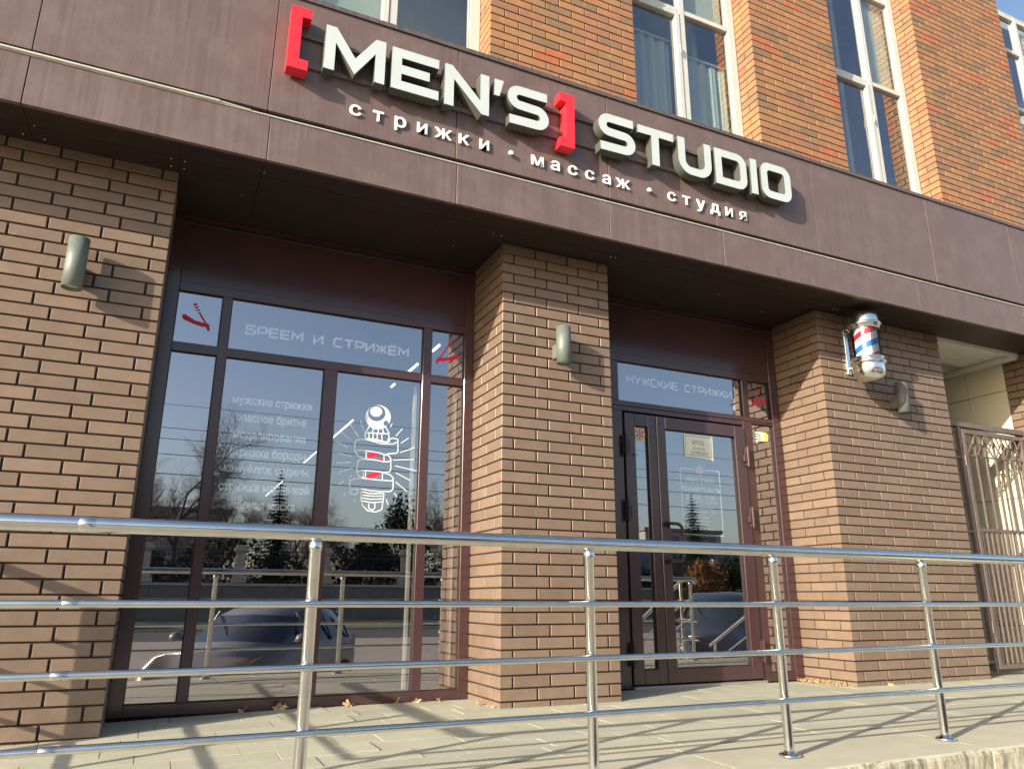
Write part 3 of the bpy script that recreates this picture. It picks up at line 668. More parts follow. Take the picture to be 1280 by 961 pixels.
razor(TS, 2.635, 2.292, True, 1.0)
q = [(2.545, 2.022), (2.70, 2.022), (2.70, 1.945), (2.60, 1.940), (2.575, 1.912), (2.57, 1.935), (2.545, 1.935)]
flat(SL, q, 'paper', 'sticker', y=yGl - .0016); flat(SL, [(2.665, 2.024), (2.712, 2.015), (2.712, 1.95), (2.675, 1.942)], 'sticker_green', 'sticker', y=yGl - .0022)
for z in (1.998, 1.980, 1.955):
    m = MB(); m.ribbon([(2.56, z), (2.56 + .07, z)], .006, yGl - .0026); m.build('sticker_print', 'ink', SL)
# leaves: stiles and rails of each leaf
def leaf(x0, x1, gx0, gx1, z0=.046, z1=2.04, gz0=.1435, gz1=1.944, nm='door_leaf'):
    y0 = yF_ - .012; m = MB()
    for a_ in ((x0, gx0, z0, z1), (gx1, x1, z0, z1), (gx0, gx1, z0, gz0), (gx0, gx1, gz1, z1)): m.bbox(a_[0], a_[1], y0, y0 + .06, a_[2], a_[3], .003)
    lf = A.put(m, nm, 'frame_paint')
    m = MB(); m.bbox(gx0 - .003, gx1 + .003, yGl - .012, yGl - .006, gz0 - .003, gz1 + .003, .001); gl = A.put(m, 'pane', 'shop_glass', lf)
    m = MB(); g = .006
    for q in ((gx0, gx0 + g, gz0, gz1), (gx1 - g, gx1, gz0, gz1), (gx0 + g, gx1 - g, gz0, gz0 + g), (gx0 + g, gx1 - g, gz1 - g, gz1)): m.box(q[0], q[1], yGl - .024, yGl - .0125, q[2], q[3])
    A.put(m, 'gasket', 'gasket', lf); return lf, gl
m = MB(); m.box(1.21, 2.43, yF_ + .05, yF_ + .06, .04, 2.07); 
LN, LNg = leaf(1.221, 1.515, 1.316, 1.440); LW, LWg = leaf(1.523, 2.412, 1.607, 2.313)
yE = yGl - .0145
def plate(parent, P, mname, name, y, th=.003):
    o = poly_mesh(P, [], th, [mname], name, parent, y - th); return o
# hinges on both sides
for xs2, side in (((1.214), 0), ((2.420), 1)):
    for z in (1.78, 1.28, .25):
        m = MB(); x = xs2; y0 = yF_ - .035
        mm = 'gate_paint' if False else ('black_plastic' if side == 0 else 'frame_paint')
        m.tube([(x, y0, z - .082), (x, y0, z + .082)], .0125, 12); m.tube([(x, y0, z - .086), (x, y0, z - .082)], .008, 10); m.tube([(x, y0, z + .082), (x, y0, z + .086)], .008, 10)
        m.bbox(x - .045, x - .004, y0 - .004, y0 + .022, z - .045, z + .012, .002) if side else m.bbox(x + .004, x + .03, y0 - .004, y0 + .022, z - .055, z + .03, .002)
        m.bbox(x - .020, x + .020, y0 + .008, y0 + .024, z - .078, z + .078, .002)
        A.put(m, 'hinge', mm)
# pull handle: bent bar
hx = 1.565; m = MB(); yh = yF_ - .012
path = [(hx, yh, 1.19), (hx, yh - .045, 1.19)]
for i in range(7):
    a_ = i / 6 * pi / 2; path.append((hx + .05 * (1 - cos(a_)) + 0, yh - .045 - .02 * sin(a_), 1.19))
path += [(hx + .075, yh - .068, 1.185), (hx + .098, yh - .068, 1.165), (hx + .105, yh - .068, 1.14), (hx + .105, yh - .068, .96), (hx + .098, yh - .068, .935), (hx + .075, yh - .068, .915), (hx + .05, yh - .065, .91), (hx + .02, yh - .055, .91), (hx, yh - .045, .91), (hx, yh, .91)]
m.tube(path, .0125, 12); m.lathe((0, 0, 0), [(0, 0), (0, 0)], 3)
h = A.put(m, 'handle', 'door_metal', LW)
for z in (1.19, .91):
    m = MB(); m.tube([(hx, yh - .012, z), (hx, yh, z)], .022, 16); A.put(m, 'handle_rose', 'door_metal', LW)
m = MB(); m.tube([(1.575, yh - .008, 1.0), (1.575, yh, 1.0)], .014, 12); m.box(1.572, 1.578, yh - .009, yh - .0075, .993, 1.007); A.put(m, 'lock', 'chrome', LW)
m = MB(); m.tube([(1.275, yh - .01, 1.715), (1.32, yh - .02, 1.705)], .003, 6); A.put(m, 'hook', 'black_plastic', LN)
# notice
nt_ = plate(LW, [(1.803, 1.924), (2.092, 1.930), (2.089, 1.722), (1.98, 1.734), (1.90, 1.739), (1.799, 1.740)], 'paper', 'paper_notice', yE, .002)
nt_.location = (0, 0, 0)
for t, x, z, s, wd in (('ВХОД', 1.885, 1.848, .045, .115), ('БЕЗ МАСКИ', 1.885, 1.806, .024, .12), ('ЗАПРЕЩЕН', 1.862, 1.764, .038, .17)):
    text_mesh(t, s, x, z, yE - .003, ['ink'], 'notice_print', nt_.parent, width=wd)
m = MB(); m.ribbon([(1.817, 1.912), (2.078, 1.916), (2.076, 1.752), (1.815, 1.756), (1.817, 1.912)], .003, yE - .003); m.build('notice_print', 'ink', nt_.parent)
# opening hours in white vinyl
yv = yGl - .004; m = MB()
m.ribbon([(1.905, 1.645), (1.757, 1.645), (1.757, 1.515)], .008, yv); m.ribbon([(1.757, 1.455), (1.760, 1.126), (2.146, 1.122), (2.148, 1.455)], .008, yv); m.ribbon([(2.148, 1.515), (2.148, 1.644), (2.0, 1.644)], .008, yv)
for j, z in enumerate((1.338, 1.305, 1.262, 1.232, 1.205, 1.168)):
    n = (15, 16, 10, 11, 9, 16)[j]; x0 = (1.81, 1.808, 1.855, 1.85, 1.87, 1.805)[j]
    for i in range(n):
        if (i * 7 + j) % 5 == 0: continue
        m.ribbon([(x0 + i * .0175, z), (x0 + i * .0175 + .010, z)], .010, yv)
m.build('hours_print', 'white_vinyl', LW)
text_mesh('MEN\'S  STUDIO', .05, 1.815, 1.540, yv, ['white_vinyl'], 'hours_print', LW, width=.275, bold=.0004)
text_mesh('[        ]', .07, 1.798, 1.530, yv - .0003, ['red_vinyl'], 'hours_print', LW, width=.16)
text_mesh('РЕЖИМ РАБОТЫ', .045, 1.757, 1.468, yv, ['white_vinyl'], 'hours_print', LW, width=.392, bold=.001, slope=0)
text_mesh('С 10:00 - 21:00', .045, 1.803, 1.402, yv, ['white_vinyl'], 'hours_print', LW, width=.285, bold=.0006)
text_mesh('ПН ВТ СР ЧТ ПТ СБ ВС', .026, 1.803, 1.372, yv, ['white_vinyl'], 'hours_print', LW, width=.30, bold=.0004)
def disc(cx, cz, r, n=28): return [(cx + r * cos(2 * pi * i / n), cz + r * sin(2 * pi * i / n)) for i in range(n)]
flat(LW, disc(1.952, 1.640, .036), 'pink_disc', 'hours_logo', y=yv)
text_mesh('MS', .034, 1.935, 1.629, yv - .0006, ['red_vinyl'], 'hours_logo', LW, width=.034)
# round sticker on the narrow leaf
flat(LN, disc(1.376, 1.885, .052), 'sticker_yellow', 'round_sticker', y=yE); flat(LN, disc(1.376, 1.885, .040), 'paper', 'round_sticker', y=yE - .0005)
m = MB()
for i in range(6):
    a_ = i * pi / 3 + .5; m.ribbon([(1.376 + .018 * cos(a_), 1.885 + .018 * sin(a_)), (1.376 + .038 * cos(a_), 1.885 + .038 * sin(a_))], .018, yE - .001 - .0001 * i)
m.build('round_sticker', 'red_vinyl', LN); flat(LN, disc(1.376, 1.885, .015), 'sticker_blue', 'round_sticker', y=yE - .0025)

# joinery was drawn on a plane 2.4% too near: true size and depth
KS = (CAM.y - .536) / (CAM.y - .42)
def true_size(root):
    done = set()
    def walk(o):
        for c in o.children:
            if c.type == 'MESH' and c.data.name not in done:
                done.add(c.data.name)
                for v in c.data.vertices:
                    x, y, z = v.co
                    if min(abs(x - q) for q in (-2.117, 0, .86, 2.966)) > .006: x = CAM.x + KS * (x - CAM.x)
                    if z > 2.541: z = 2.5816 + (z - 2.541) * (3.058 - 2.5816) / (3.058 - 2.541)
                    elif z > .012: z = CAM.z + KS * (z - CAM.z)
                    else: z -= .014
                    v.co = (x, y + .116, z)
            walk(c)
    walk(root)
bpy.context.view_layer.update()
true_size(sw); true_size(en)

# ================================================================== UPSTAIRS WINDOWS
def upwin(x0, x1, xm, ztr, label, left_open, curtain, casement=True):
    global A
    zb, zt = 4.2, 8.2; yf = .365
    root = empty('upstairs_window', ((x0 + x1) / 2, yf, zb), label, 'window', 'white upstairs windows'); A = At(root)
    def U(a, b, c, d, nm='frame', y0=yf, y1=.43, mt='white_upvc'):
        m = MB(); m.bbox(a, b, y0, y1, c, d, .004); return A.put(m, nm, mt)
    U(x0, x0 + .06, zb, zt); U(x1 - .09, x1, zb, zt); U(xm - .032, xm + .032, zb, zt, 'mullion', yf - .004); U(x0 + .061, x1 - .091, zb, zb + .06); U(x0 + .061, x1 - .091, zt - .06, zt)
    U(x1 - .098, x1 - .094, zb + .061, zt - .061, 'glazing_bead', yf + .01, .42, 'grey_upvc')
    for z in ztr:
        U(x0 + .061, xm - .033, z - .028, z + .028, 'transom', yf + .002); U(xm + .033, x1 - .099, z - .028, z + .028, 'transom', yf + .002)
    zs = [zb + .06] + [z for z in ztr] + [zt - .06]
    for i in range(len(zs) - 1):
        lo = zs[i] + (.028 if i else 0); hi = zs[i + 1] - (.028 if i < len(zs) - 2 else 0)
        for j, (a, b) in enumerate(((x0 + .06, xm - .032), (xm + .032, x1 - .099))):
            if j == 0 and i == 0 and left_open:
                # casement leaf: frame slightly proud, darker inside
                m = MB(); f = .055
                for q in ((a + .005, a + f, lo + .01, hi - .01), (b - f, b - .005, lo + .01, hi - .01), (a + f, b - f, lo + .01, lo + f), (a + f, b - f, hi - f, hi - .01)): m.bbox(q[0], q[1], yf - .012, yf + .045, q[2], q[3], .004)
                A.put(m, 'casement', 'white_upvc')
                m = MB(); m.box(a + f, b - f, yf + .03, yf + .036, lo + f, hi - f); A.put(m, 'pane', 'upper_glass')
                m = MB(); m.tube([(b - .03, yf - .03, (lo + hi) / 2 + .5), (b - .03, yf - .012, (lo + hi) / 2 + .5)], .01, 8); m.tube([(b - .03, yf - .03, (lo + hi) / 2 + .5), (b - .03, yf - .03, (lo + hi) / 2 + .42)], .007, 8); A.put(m, 'latch', 'white_upvc')
            else:
                m = MB(); m.box(a - .003, b + .003, yf + .035, yf + .041, lo - .003, hi + .003); A.put(m, 'pane', 'upper_glass')
    if curtain:
        for (a, b, top) in curtain:
            m = MB(); n = int((b - a) / .012); vs = []; fs = []
            for i in range(n + 1):
                x = a + (b - a) * i / n; d = .02 * sin(x * 52) + .012 * sin(x * 113 + 1)
                for zz in (zb, top): vs.append((x, .52 + d * (1.25 if zz == zb else .8), zz))
            for i in range(n): fs.append((2 * i, 2 * i + 2, 2 * i + 3, 2 * i + 1))
            m.add(vs, fs, 0, True); A.put(m, 'curtain', 'curtain_cloth')
            m = MB(); m.tube([(a - .03, .5, top + .01), (b + .03, .5, top + .01)], .012, 8); A.put(m, 'curtain_rail', 'white_upvc')
    m = MB(); m.box(xm + .03, x1 - .09, .455, .460, ztr[0] + .03, 8.1) if left_open != 2 else m.box(x0 + .06, xm - .03, .455, .460, 4.3, 8.1); A.put(m, 'roller_blind', 'blind')
upwin(-1.96, -.06, -.79, (6.13,), 'upstairs window above the word MEN\'S with its dark right pane', 2, None)
upwin(1.315, 2.70, 2.04, (6.13, 7.6), 'upstairs window with pleated curtains above the letters T and U', True, [(1.36, 1.98, 5.85), (2.08, 2.66, 5.75)])
upwin(3.825, 5.20, 4.62, (6.17, 7.42), 'tall upstairs window without curtains above the letter O', True, None)
upwin(6.95, 8.33, 7.7, (6.7, 7.6), 'upstairs window cut by the top right corner', False, [(7.1, 8.2, 6.6)])

# ================================================================== SIGN
def outline(path, w_):
    P = [Vector(p) for p in path]; n = len(P); Lf, Rt = [], []
    for i in range(n):
        d1 = (P[i] - P[i - 1]).normalized() if i else (P[1] - P[0]).normalized(); d2 = (P[i + 1] - P[i]).normalized() if i < n - 1 else d1
        nn = (Vector((-d1.y, d1.x)) + Vector((-d2.y, d2.x))).normalized(); k = w_ / 2 / nn.dot(Vector((-d1.y, d1.x)))
        Lf.append(P[i] + nn * k); Rt.append(P[i] - nn * k)
    return [tuple(q) for q in Lf + Rt[::-1]]
def arc(cx, cz, r, a0_, a1_, n=8, ry=None):
    return [(cx + r * cos(radians(a0_ + (a1_ - a0_) * i / n)), cz + (ry or r) * sin(radians(a0_ + (a1_ - a0_) * i / n))) for i in range(n + 1)]
def rrect(x0, x1, z0, z1, rs):
    # corner radii: bottom-left, bottom-right, top-right, top-left
    P = []
    for (cx, cz, sx_, sz_, a) , r in zip(((x0, z0, 1, 1, 180), (x1, z0, -1, 1, 270), (x1, z1, -1, -1, 0), (x0, z1, 1, -1, 90)), rs):
        P += arc(cx + sx_ * r, cz + sz_ * r, r, a, a + 90, 7) if r else [(cx, cz)]
    return P
sg = empty('shop_sign', (.3, -.5, 3.8), 'raised MEN\'S STUDIO lettering with two red brackets on the brown canopy', 'sign'); OS = Vector(sg.location)
ZB_, ZT_ = 3.650, 3.950; zm = 3.800; W_ = .066
def letter(outer, holes=(), red=False, y=-.53, dp=.075, lab=None):
    o = poly_mesh(outer, holes, dp, ['sign_red', 'sign_red'] if red else ['sign_white', 'sign_side'], 'bracket' if red else 'letter', sg, y); o.location = -OS
    for p in o.data.polygons: p.use_smooth = False
    return o
letter([(-1.622, 4.028), (-1.504, 4.028), (-1.504, 3.963), (-1.557, 3.963), (-1.557, 3.668), (-1.504, 3.668), (-1.504, 3.601), (-1.622, 3.601)], red=True, dp=.085)
letter([(-1.415, 3.963), (-1.352, 3.963), (-1.230, 3.782), (-1.108, 3.963), (-1.045, 3.963), (-1.045, 3.657), (-1.108, 3.657), (-1.108, 3.855), (-1.230, 3.668), (-1.352, 3.855), (-1.352, 3.657), (-1.415, 3.657)])
letter([(-1.004, 3.953), (-.696, 3.953), (-.696, 3.887), (-.940, 3.887), (-.940, 3.836), (-.756, 3.836), (-.756, 3.772), (-.940, 3.772), (-.940, 3.720), (-.694, 3.720), (-.694, 3.655), (-1.004, 3.655)])
letter([(-.655, 3.950), (-.605, 3.950), (-.408, 3.745), (-.408, 3.950), (-.346, 3.950), (-.346, 3.646), (-.398, 3.646), (-.592, 3.850), (-.592, 3.646), (-.655, 3.646)])
letter([(-.308, 3.947), (-.241, 3.947), (-.272, 3.822), (-.310, 3.822)])
def S_(x0, x1):
    h = W_ / 2; zt, zb = ZT_ - h - .004, ZB_ + h - .004; r = (zt - zm) / 2; c1_ = (zt + zm) / 2; c2_ = (zb + zm) / 2
    return outline([(x1, zt)] + arc(x0 + h + r * 1.0, c1_, r, 90, 270, 14) + arc(x1 + .012 - h - r * 1.0, c2_, r, 90, -90, 14) + [(x0 + .012, zb)], W_)
letter(S_(-.212, .082)); letter(S_(.489, .780))
letter([(.182, 4.004), (.297, 4.004), (.294, 3.584), (.181, 3.584), (.181, 3.650), (.232, 3.650), (.232, 3.938), (.182, 3.938)], red=True, dp=.085)
letter([(.818, 3.936), (1.133, 3.938), (1.131, 3.874), (1.000, 3.874), (.998, 3.636), (.933, 3.636), (.935, 3.874), (.818, 3.872)])
letter(outline([(1.203, 3.941), (1.203, 3.760)] + arc(1.203 + .085, 3.760, .085, 180, 270, 8, .086)[1:] + arc(1.444 - .085, 3.760, .085, 270, 360, 8, .086) + [(1.444, 3.941)], .064))
letter(rrect(1.512, 1.817, 3.637, 3.941, (0, .09, .09, 0)), [rrect(1.577, 1.752, 3.701, 3.877, (0, .035, .035, 0))])
letter([(1.860, 3.940), (1.924, 3.942), (1.920, 3.637), (1.856, 3.635)])
letter(rrect(1.962, 2.268, 3.638, 3.948, (.085,) * 4), [rrect(2.028, 2.202, 3.702, 3.884, (.03,) * 4)])
# horizontal rails carrying the letters, stand-offs
for z in (3.905, 3.700):
    m = MB(); m.bbox(-1.56, 2.24, -.449, -.432, z - .014, z + .014, .002); o = m.build('mounting_rail', 'brown_cladding', sg); o.location = -OS
m = MB()
for x in (-1.58, -1.38, -1.08, -.97, -.62, -.37, -.15, .05, .25, .55, .74, .965, 1.2, 1.44, 1.55, 1.79, 1.89, 2.0, 2.23):
    for z in (3.905, 3.700): m.tube([(x, -.456, z), (x, -.4492, z)], .008, 8)
o = m.build('stand_off', 'chrome', sg); o.location = -OS
st = empty('sign_subtitle', (.3, -.44, 3.48), 'small white raised Cyrillic lettering in three words below the big sign letters', 'sign'); OS2 = Vector(st.location)
def cyr(word, xc0, pitch, z=3.447):
    for i, c in enumerate(word):
        o = text_mesh(c, .128, 0, z, -.443, ['text_white', 'text_white'], 'letter', st, depth=.008, bold=.0022)
        xs = [v.co.x for v in o.data.vertices]; cx = (min(xs) + max(xs)) / 2
        for v in o.data.vertices: v.co.x = (v.co.x - cx) * 1.12 + xc0 + i * pitch
        o.location = -OS2
cyr('стрижки', -1.190, .1420, 3.455); cyr('массаж', .052, .1365, 3.442); cyr('студия', 1.158, .1335, 3.444)
for x in (-.151, .953):
    o = poly_mesh(disc(x, 3.478, .0155, 16), [], .016, ['text_white'], 'dot', st, -.456); o.location = -OS2
# ================================================================== WALL LAMPS
def wall_lamp(x, zlo, zhi, label, mt):
    r = empty('wall_lamp', (x, -.1, zlo), label, 'lamp', 'cylinder wall lamps on the piers'); A = At(r)
    m = MB(); R_ = .051; h = zhi - zlo
    m.lathe((x, -.1, zlo), [(R_ - .006, .03), (R_ - .006, .0), (R_, .0), (R_, h * .5), (R_, h), (R_ - .006, h), (R_ - .006, h - .03)], 28); A.put(m, 'tube_body', mt)
    m = MB(); m.lathe((x, -.1, zlo), [(0, .018), (R_ - .006, .018)], 24); m.lathe((x, -.1, zlo), [(R_ - .006, h - .018), (0, h - .018)], 24); A.put(m, 'lens', 'lens_glass')
    zc = (zlo + zhi) / 2 - .03
    m = MB(); m.bbox(x - .035, x + .035, -.062, .004, zc - .05, zc + .05, .004); A.put(m, 'wall_bracket', mt)
wall_lamp(-2.545, 2.204, 2.489, 'grey green cylinder wall lamp on the leftmost tan brick pier', 'lamp_grey')
wall_lamp(.42, 2.190, 2.455, 'grey green cylinder wall lamp on the middle pier between window and door', 'lamp_grey')
wall_lamp(3.797, 2.200, 2.468, 'dark grey cylinder wall lamp beside the barber pole, in its shade', 'lamp_dark')
# ================================================================== BARBER POLE
bx, by, bz = 3.285, -.210, 2.40
bp = empty('barber_pole', (bx, by, bz), 'chrome ended barber pole with red, white and blue stripes on the right pier', 'barber pole'); A = At(bp)
def ring(prof, nm, mt, n=36):
    m = MB(); m.lathe((bx, by, bz), [(r * 1.07, z) for r, z in prof], n); A.put(m, nm, mt)
ring([(0, -.005), (.055, -.002), (.092, .014), (.113, .045), (.119, .085), (.119, .125)], 'lower_dome', 'chrome')
ring([(.119, .12), (.119, .133), (.131, .139), (.133, .152), (.126, .160), (.119, .163), (.117, .176), (.124, .181), (.122, .190), (.104, .200)], 'lower_collar', 'chrome')
ring([(.104, .445), (.117, .452), (.119, .470), (.130, .476), (.131, .492), (.119, .499)], 'upper_collar', 'chrome')
ring([(.119, .495), (.119, .545), (.113, .576), (.094, .600), (.055, .613), (0, .616)], 'upper_dome', 'chrome')
m = MB(); m.lathe((0, 0, 0), [(.096, -.13), (.096, .13)], 40); o = m.build('striped_cylinder', 'barber_stripes', bp); o.location = (0, 0, .322)
def clear():
    m = bpy.data.materials.new('clear_cover'); m.use_nodes = True; MATS['clear_cover'] = m; N = m.node_tree.nodes; L = m.node_tree.links; N.clear()
    o = N.new('ShaderNodeOutputMaterial'); g = N.new('ShaderNodeBsdfGlossy'); g.inputs['Roughness'].default_value = .03; t = N.new('ShaderNodeBsdfTransparent'); t.inputs[0].default_value = (.97, .97, .97, 1)
    f = N.new('ShaderNodeFresnel'); f.inputs[0].default_value = 1.5; x = N.new('ShaderNodeMixShader'); L.new(f.outputs[0], x.inputs[0]); L.new(t.outputs[0], x.inputs[1]); L.new(g.outputs[0], x.inputs[2]); L.new(x.outputs[0], o.inputs[0])
clear()
ring([(.101, .20), (.101, .445)], 'clear_tube', 'clear_cover', 40)
m = MB(); m.bbox(3.262, 3.306, -.018, .003, 2.505, 2.905, .003); A.put(m, 'wall_plate', 'chrome')
for z in (.15, .485):
    m = MB(); m.bbox(bx - .02, bx + .02, -.105, -.012, bz + z - .012, bz + z + .012, .003); m.lathe((bx, by, bz + z), [(.126, -.012), (.130, -.012), (.130, .012), (.126, .012)], 36); A.put(m, 'bracket_arm', 'chrome')
for z in (2.86, 2.70, 2.55):
    m = MB(); m.tube([(3.271, -.021, z), (3.271, -.017, z)], .005, 8); A.put(m, 'screw', 'black_plastic')

# ================================================================== RAILINGS
yR = -1.695
def railing_posts(A, xs, y, zb, zt, mt='stainless_steel'):
    for x in xs:
        m = MB(); b = gz(x, y) if zb is None else zb; z1 = zt
        m.lathe((x, y, 0), [(.0205, b + .006), (.0205, z1 - .060), (.0222, z1 - .058), (.0238, z1 - .054), (.0238, z1 - .042), (.0222, z1 - .037), (.0222, z1 - .030), (.0170, z1 - .026), (.010, z1 - .022), (.010, z1 - .01)], 20)
        m.lathe((x, y, 0), [(.0, b + .002), (.047, b + .002), (.047, b + .008), (.040, b + .014), (.0235, b + .016), (.0235, b + .024), (.0205, b + .025)], 24)
        A.put(m, 'post', mt)
rl = empty('ramp_railing', (-.3, yR, 0), 'polished stainless steel railing with a thick handrail and three thin bars across the foreground', 'railing'); A = At(rl)
H = (.853, .614, .410, .207)
railing_posts(A, (-2.62, -1.47, -.362, .622, 1.625, 2.635, 3.60), yR, None, H[0])
xc = -2.88
def corner(x_end, h, rad, yo, yend):
    p = [(x_end, yR + yo, h), (xc + rad, yR + yo, h)]
    for i in range(1, 7):
        a_ = i / 6 * pi / 2; p.append((xc + rad - rad * sin(a_), yR + yo + rad * (1 - cos(a_)), h))
    p.append((xc, yend, h)); return p
m = MB(); m.tube(corner(3.62, H[0], .06, 0, -.06) , .0258, 20); A.put(m, 'handrail', 'stainless_steel')
m = MB(); m.tube([(3.60, yR, H[0])] + [(3.62 + .06 * sin(t), yR, H[0] - .06 * (1 - cos(t))) for t in (0, .5, 1.0, 1.4)], .0258, 16); A.put(m, 'handrail_end', 'stainless_steel')
for i, h in enumerate(H[1:]):
    m = MB(); m.tube(corner(3.60, h, .04, -.024, -.06 if i else -.2), .0120, 12); A.put(m, 'bar', 'stainless_steel')
for i, (x, h, r) in enumerate(((-2.18, H[0], .0262), (-2.19, H[1], .0132), (-2.19, H[2], .0132), (-2.19, H[3], .0132))):
    y = yR if i == 0 else yR - .024
    m = MB(); m.tube([(x - .024, y, h), (x - .023, y, h), (x + .023, y, h), (x + .024, y, h)], [r - .0015, r, r, r - .0015], 16); A.put(m, 'sleeve', 'stainless_steel')
railing_posts(A, (xc,), -.92, None, H[0]); railing_posts(A, (xc,), -.265, None, H[0]); railing_posts(A, (xc + .044,), -.285, None, H[0])  # last post is an unseen extra, added to widen the shadow on the left pier
# steps down to the street with sloping handrails
steps = empty('street_steps', (4.5, YE, ZS), 'concrete steps down to the street opposite the entrance, seen mirrored in the door', 'steps'); A = At(steps)
for i in range(5):
    m = MB(); z1 = -.02 - (i + 1) * .158; m.bbox(3.75, 5.25, YE - .30 * (i + 1) + .002, YE - .30 * i, ZS, z1, .006); A.put(m, 'step', 'edge_concrete')
for x in (3.68, 5.32):
    r = empty('stair_handrail', (x, YE, -.02), 'sloping stainless handrail at the %s side of the street steps, seen mirrored in the door' % ('near' if x < 4 else 'far'), 'handrail', 'handrails of the street steps'); B_ = At(r)
    sl = -.158 / .30
    for h, rr in ((.87, .0255), (.62, .012), (.41, .012), (.21, .012)):
        m = MB(); m.tube([(x, yR, h - .02)] + [(x, YE - d, h - .02 + sl * d) for d in (.0, 1.6)], rr, 14); B_.put(m, 'handrail' if h > .8 else 'bar', 'stainless_steel')
    for d in (0.05, 1.5):
        zz = -.02 + sl * d; m = MB(); m.tube([(x, YE - d, max(zz - .12, ZS) if d else zz), (x, YE - d, zz + .86)], .0205, 16); B_.put(m, 'post', 'stainless_steel')

# ================================================================== SIDE PASSAGE AND GATE
ps = empty('side_passage', (5.2, 1.2, 0), 'cream panelled passage with a white ceiling behind the barred gate', 'passage'); A = At(ps)
cuts = [.205, .62, 1.9, 3.2, 4.6]; zc_ = [0.0, .40, 1.62, 2.72, 3.04]
for a, b in zip(cuts, cuts[1:]):
    for c, d in zip(zc_, zc_[1:]):
        m = MB(); m.bbox(5.795, 5.825, a + .004, b - .004, c + .004, d - .004, .002); A.put(m, 'wall_panel', 'panel_beige')
        m = MB(); m.bbox(4.515, 4.545, max(a, .54) + .004, b - .004, c + .004, d - .004, .002)
        if b > .56: A.put(m, 'wall_panel', 'panel_beige')
for a, b in ((.045, .42), (.424, .80), (.804, 1.6), (1.604, 2.8), (2.804, 4.6)):
    m = MB(); m.bbox(4.535, 5.90, a, b - .003, 3.052, 3.075, .002); A.put(m, 'ceiling_panel', 'panel_ceiling')
m = MB(); m.bbox(4.535, 5.87, .030, .044, 3.022, 3.075, .002); m.bbox(5.70, 5.794, .045, 4.6, 3.0, 3.048, .004); A.put(m, 'ceiling_trim', 'panel_ceiling')
m = MB(); m.box(4.5, 5.9, 4.62, 4.7, 0, 3.1); A.put(m, 'end_wall', 'room_wall')
m = MB(); m.box(4.547, 4.60, 1.2, 4.6, 0.0, .34); m.box(5.2, 5.79, 2.2, 4.6, 0, .34); A.put(m, 'plinth', 'soffit_metal')
m = MB(); m.box(5.826, 6.0, .21, 4.7, 0, 3.2); m.box(7.2, 12, .3, .6, 0, 3.06); A.put(m, 'core_wall', 'mortar')

yG_ = .14
ga = empty('barred_gate', (5.2, yG_, 0), 'brown metal gate of vertical bars topped by crosses and arches, right of the wide pier', 'gate'); A = At(ga)
def bar(x0, x1, z0, z1, nm, t=.02, y=yG_):
    m = MB(); m.bbox(x0, x1, y - t, y + t, z0, z1, .002); A.put(m, nm, 'gate_paint')
bar(4.535, 5.795, 2.225, 2.275, 'header_bar', .025)
bar(4.535, 4.565, .05, 2.224, 'fixed_post'); bar(4.80, 4.828, .03, 2.224, 'fixed_post')
for z in (1.93, 1.24, .12): bar(4.566, 4.799, z - .012, z + .012, 'side_rail', .012)
for x in (4.62, 4.68, 4.74): bar(x - .007, x + .007, .132, 1.228, 'side_bar', .008); 
m = MB()
for (a, b, c, d) in ((4.57, 1.945, 4.795, 2.215), (4.57, 2.215, 4.795, 1.945)): m.tube([(a, yG_, b), (c, yG_ + (.004 if b > 2 else -.004), d)], .007, 8)
A.put(m, 'cross_bar', 'gate_paint')
L0, L1 = 4.850, 5.775
bar(L0, L0 + .042, .055, 2.205, 'leaf_stile'); bar(L1 - .04, L1, .055, 2.205, 'leaf_stile'); bar(L0 + .043, L1 - .041, 2.165, 2.205, 'leaf_rail'); bar(L0 + .043, L1 - .041, .055, .095, 'leaf_rail')
bar(L0 + .043, L1 - .041, 1.245, 1.275, 'leaf_rail', .014); bar(L0 + .043, L1 - .041, 1.95, 1.962, 'leaf_rail', .008)
n = 6; sp_ = (L1 - L0 - .083) / n
for i in range(1, n):
    x = L0 + .042 + sp_ * i; bar(x - .010, x + .010, 1.276, 2.10, 'upright_bar', .008)
    m = MB(); m.add([(x - .014, yG_ - .012, 2.10), (x + .014, yG_ - .012, 2.10), (x + .014, yG_ + .012, 2.10), (x - .014, yG_ + .012, 2.10), (x, yG_, 2.155)], [(0, 1, 4), (1, 2, 4), (2, 3, 4), (3, 0, 4), (3, 2, 1, 0)]); A.put(m, 'spear_tip', 'gate_paint')
for i in range(n):
    x0, x1 = L0 + .042 + sp_ * i, L0 + .042 + sp_ * (i + 1)
    m = MB(); xa, xb = x0 + (0 if i == 0 else 0), x1
    m.tube([(xa, yG_ - .012, 1.962), (xb, yG_ - .012, 2.16)], .006, 8); m.tube([(xb, yG_ + .012, 1.962), (xa, yG_ + .012, 2.16)], .006, 8)
    A.put(m, 'cross_bar', 'gate_paint')
    if i: 
        m = MB(); xc_ = x0; m.tube([(xc_ + .048 * cos(t), yG_ - .022, 2.07 + .088 * sin(t)) for t in [j * pi / 12 for j in range(13)]], .0065, 8); A.put(m, 'arch', 'gate_paint')
for i in range(2 * n):
    x = L0 + .042 + sp_ / 2 * (i + .5); bar(x - .0075, x + .0075, .096, 1.244, 'lower_bar', .008)
for z in (1.9, .4):
    m = MB(); m.tube([(4.839, yG_ - .02, z - .05), (4.839, yG_ - .02, z + .05)], .011, 10); A.put(m, 'hinge', 'gate_paint')

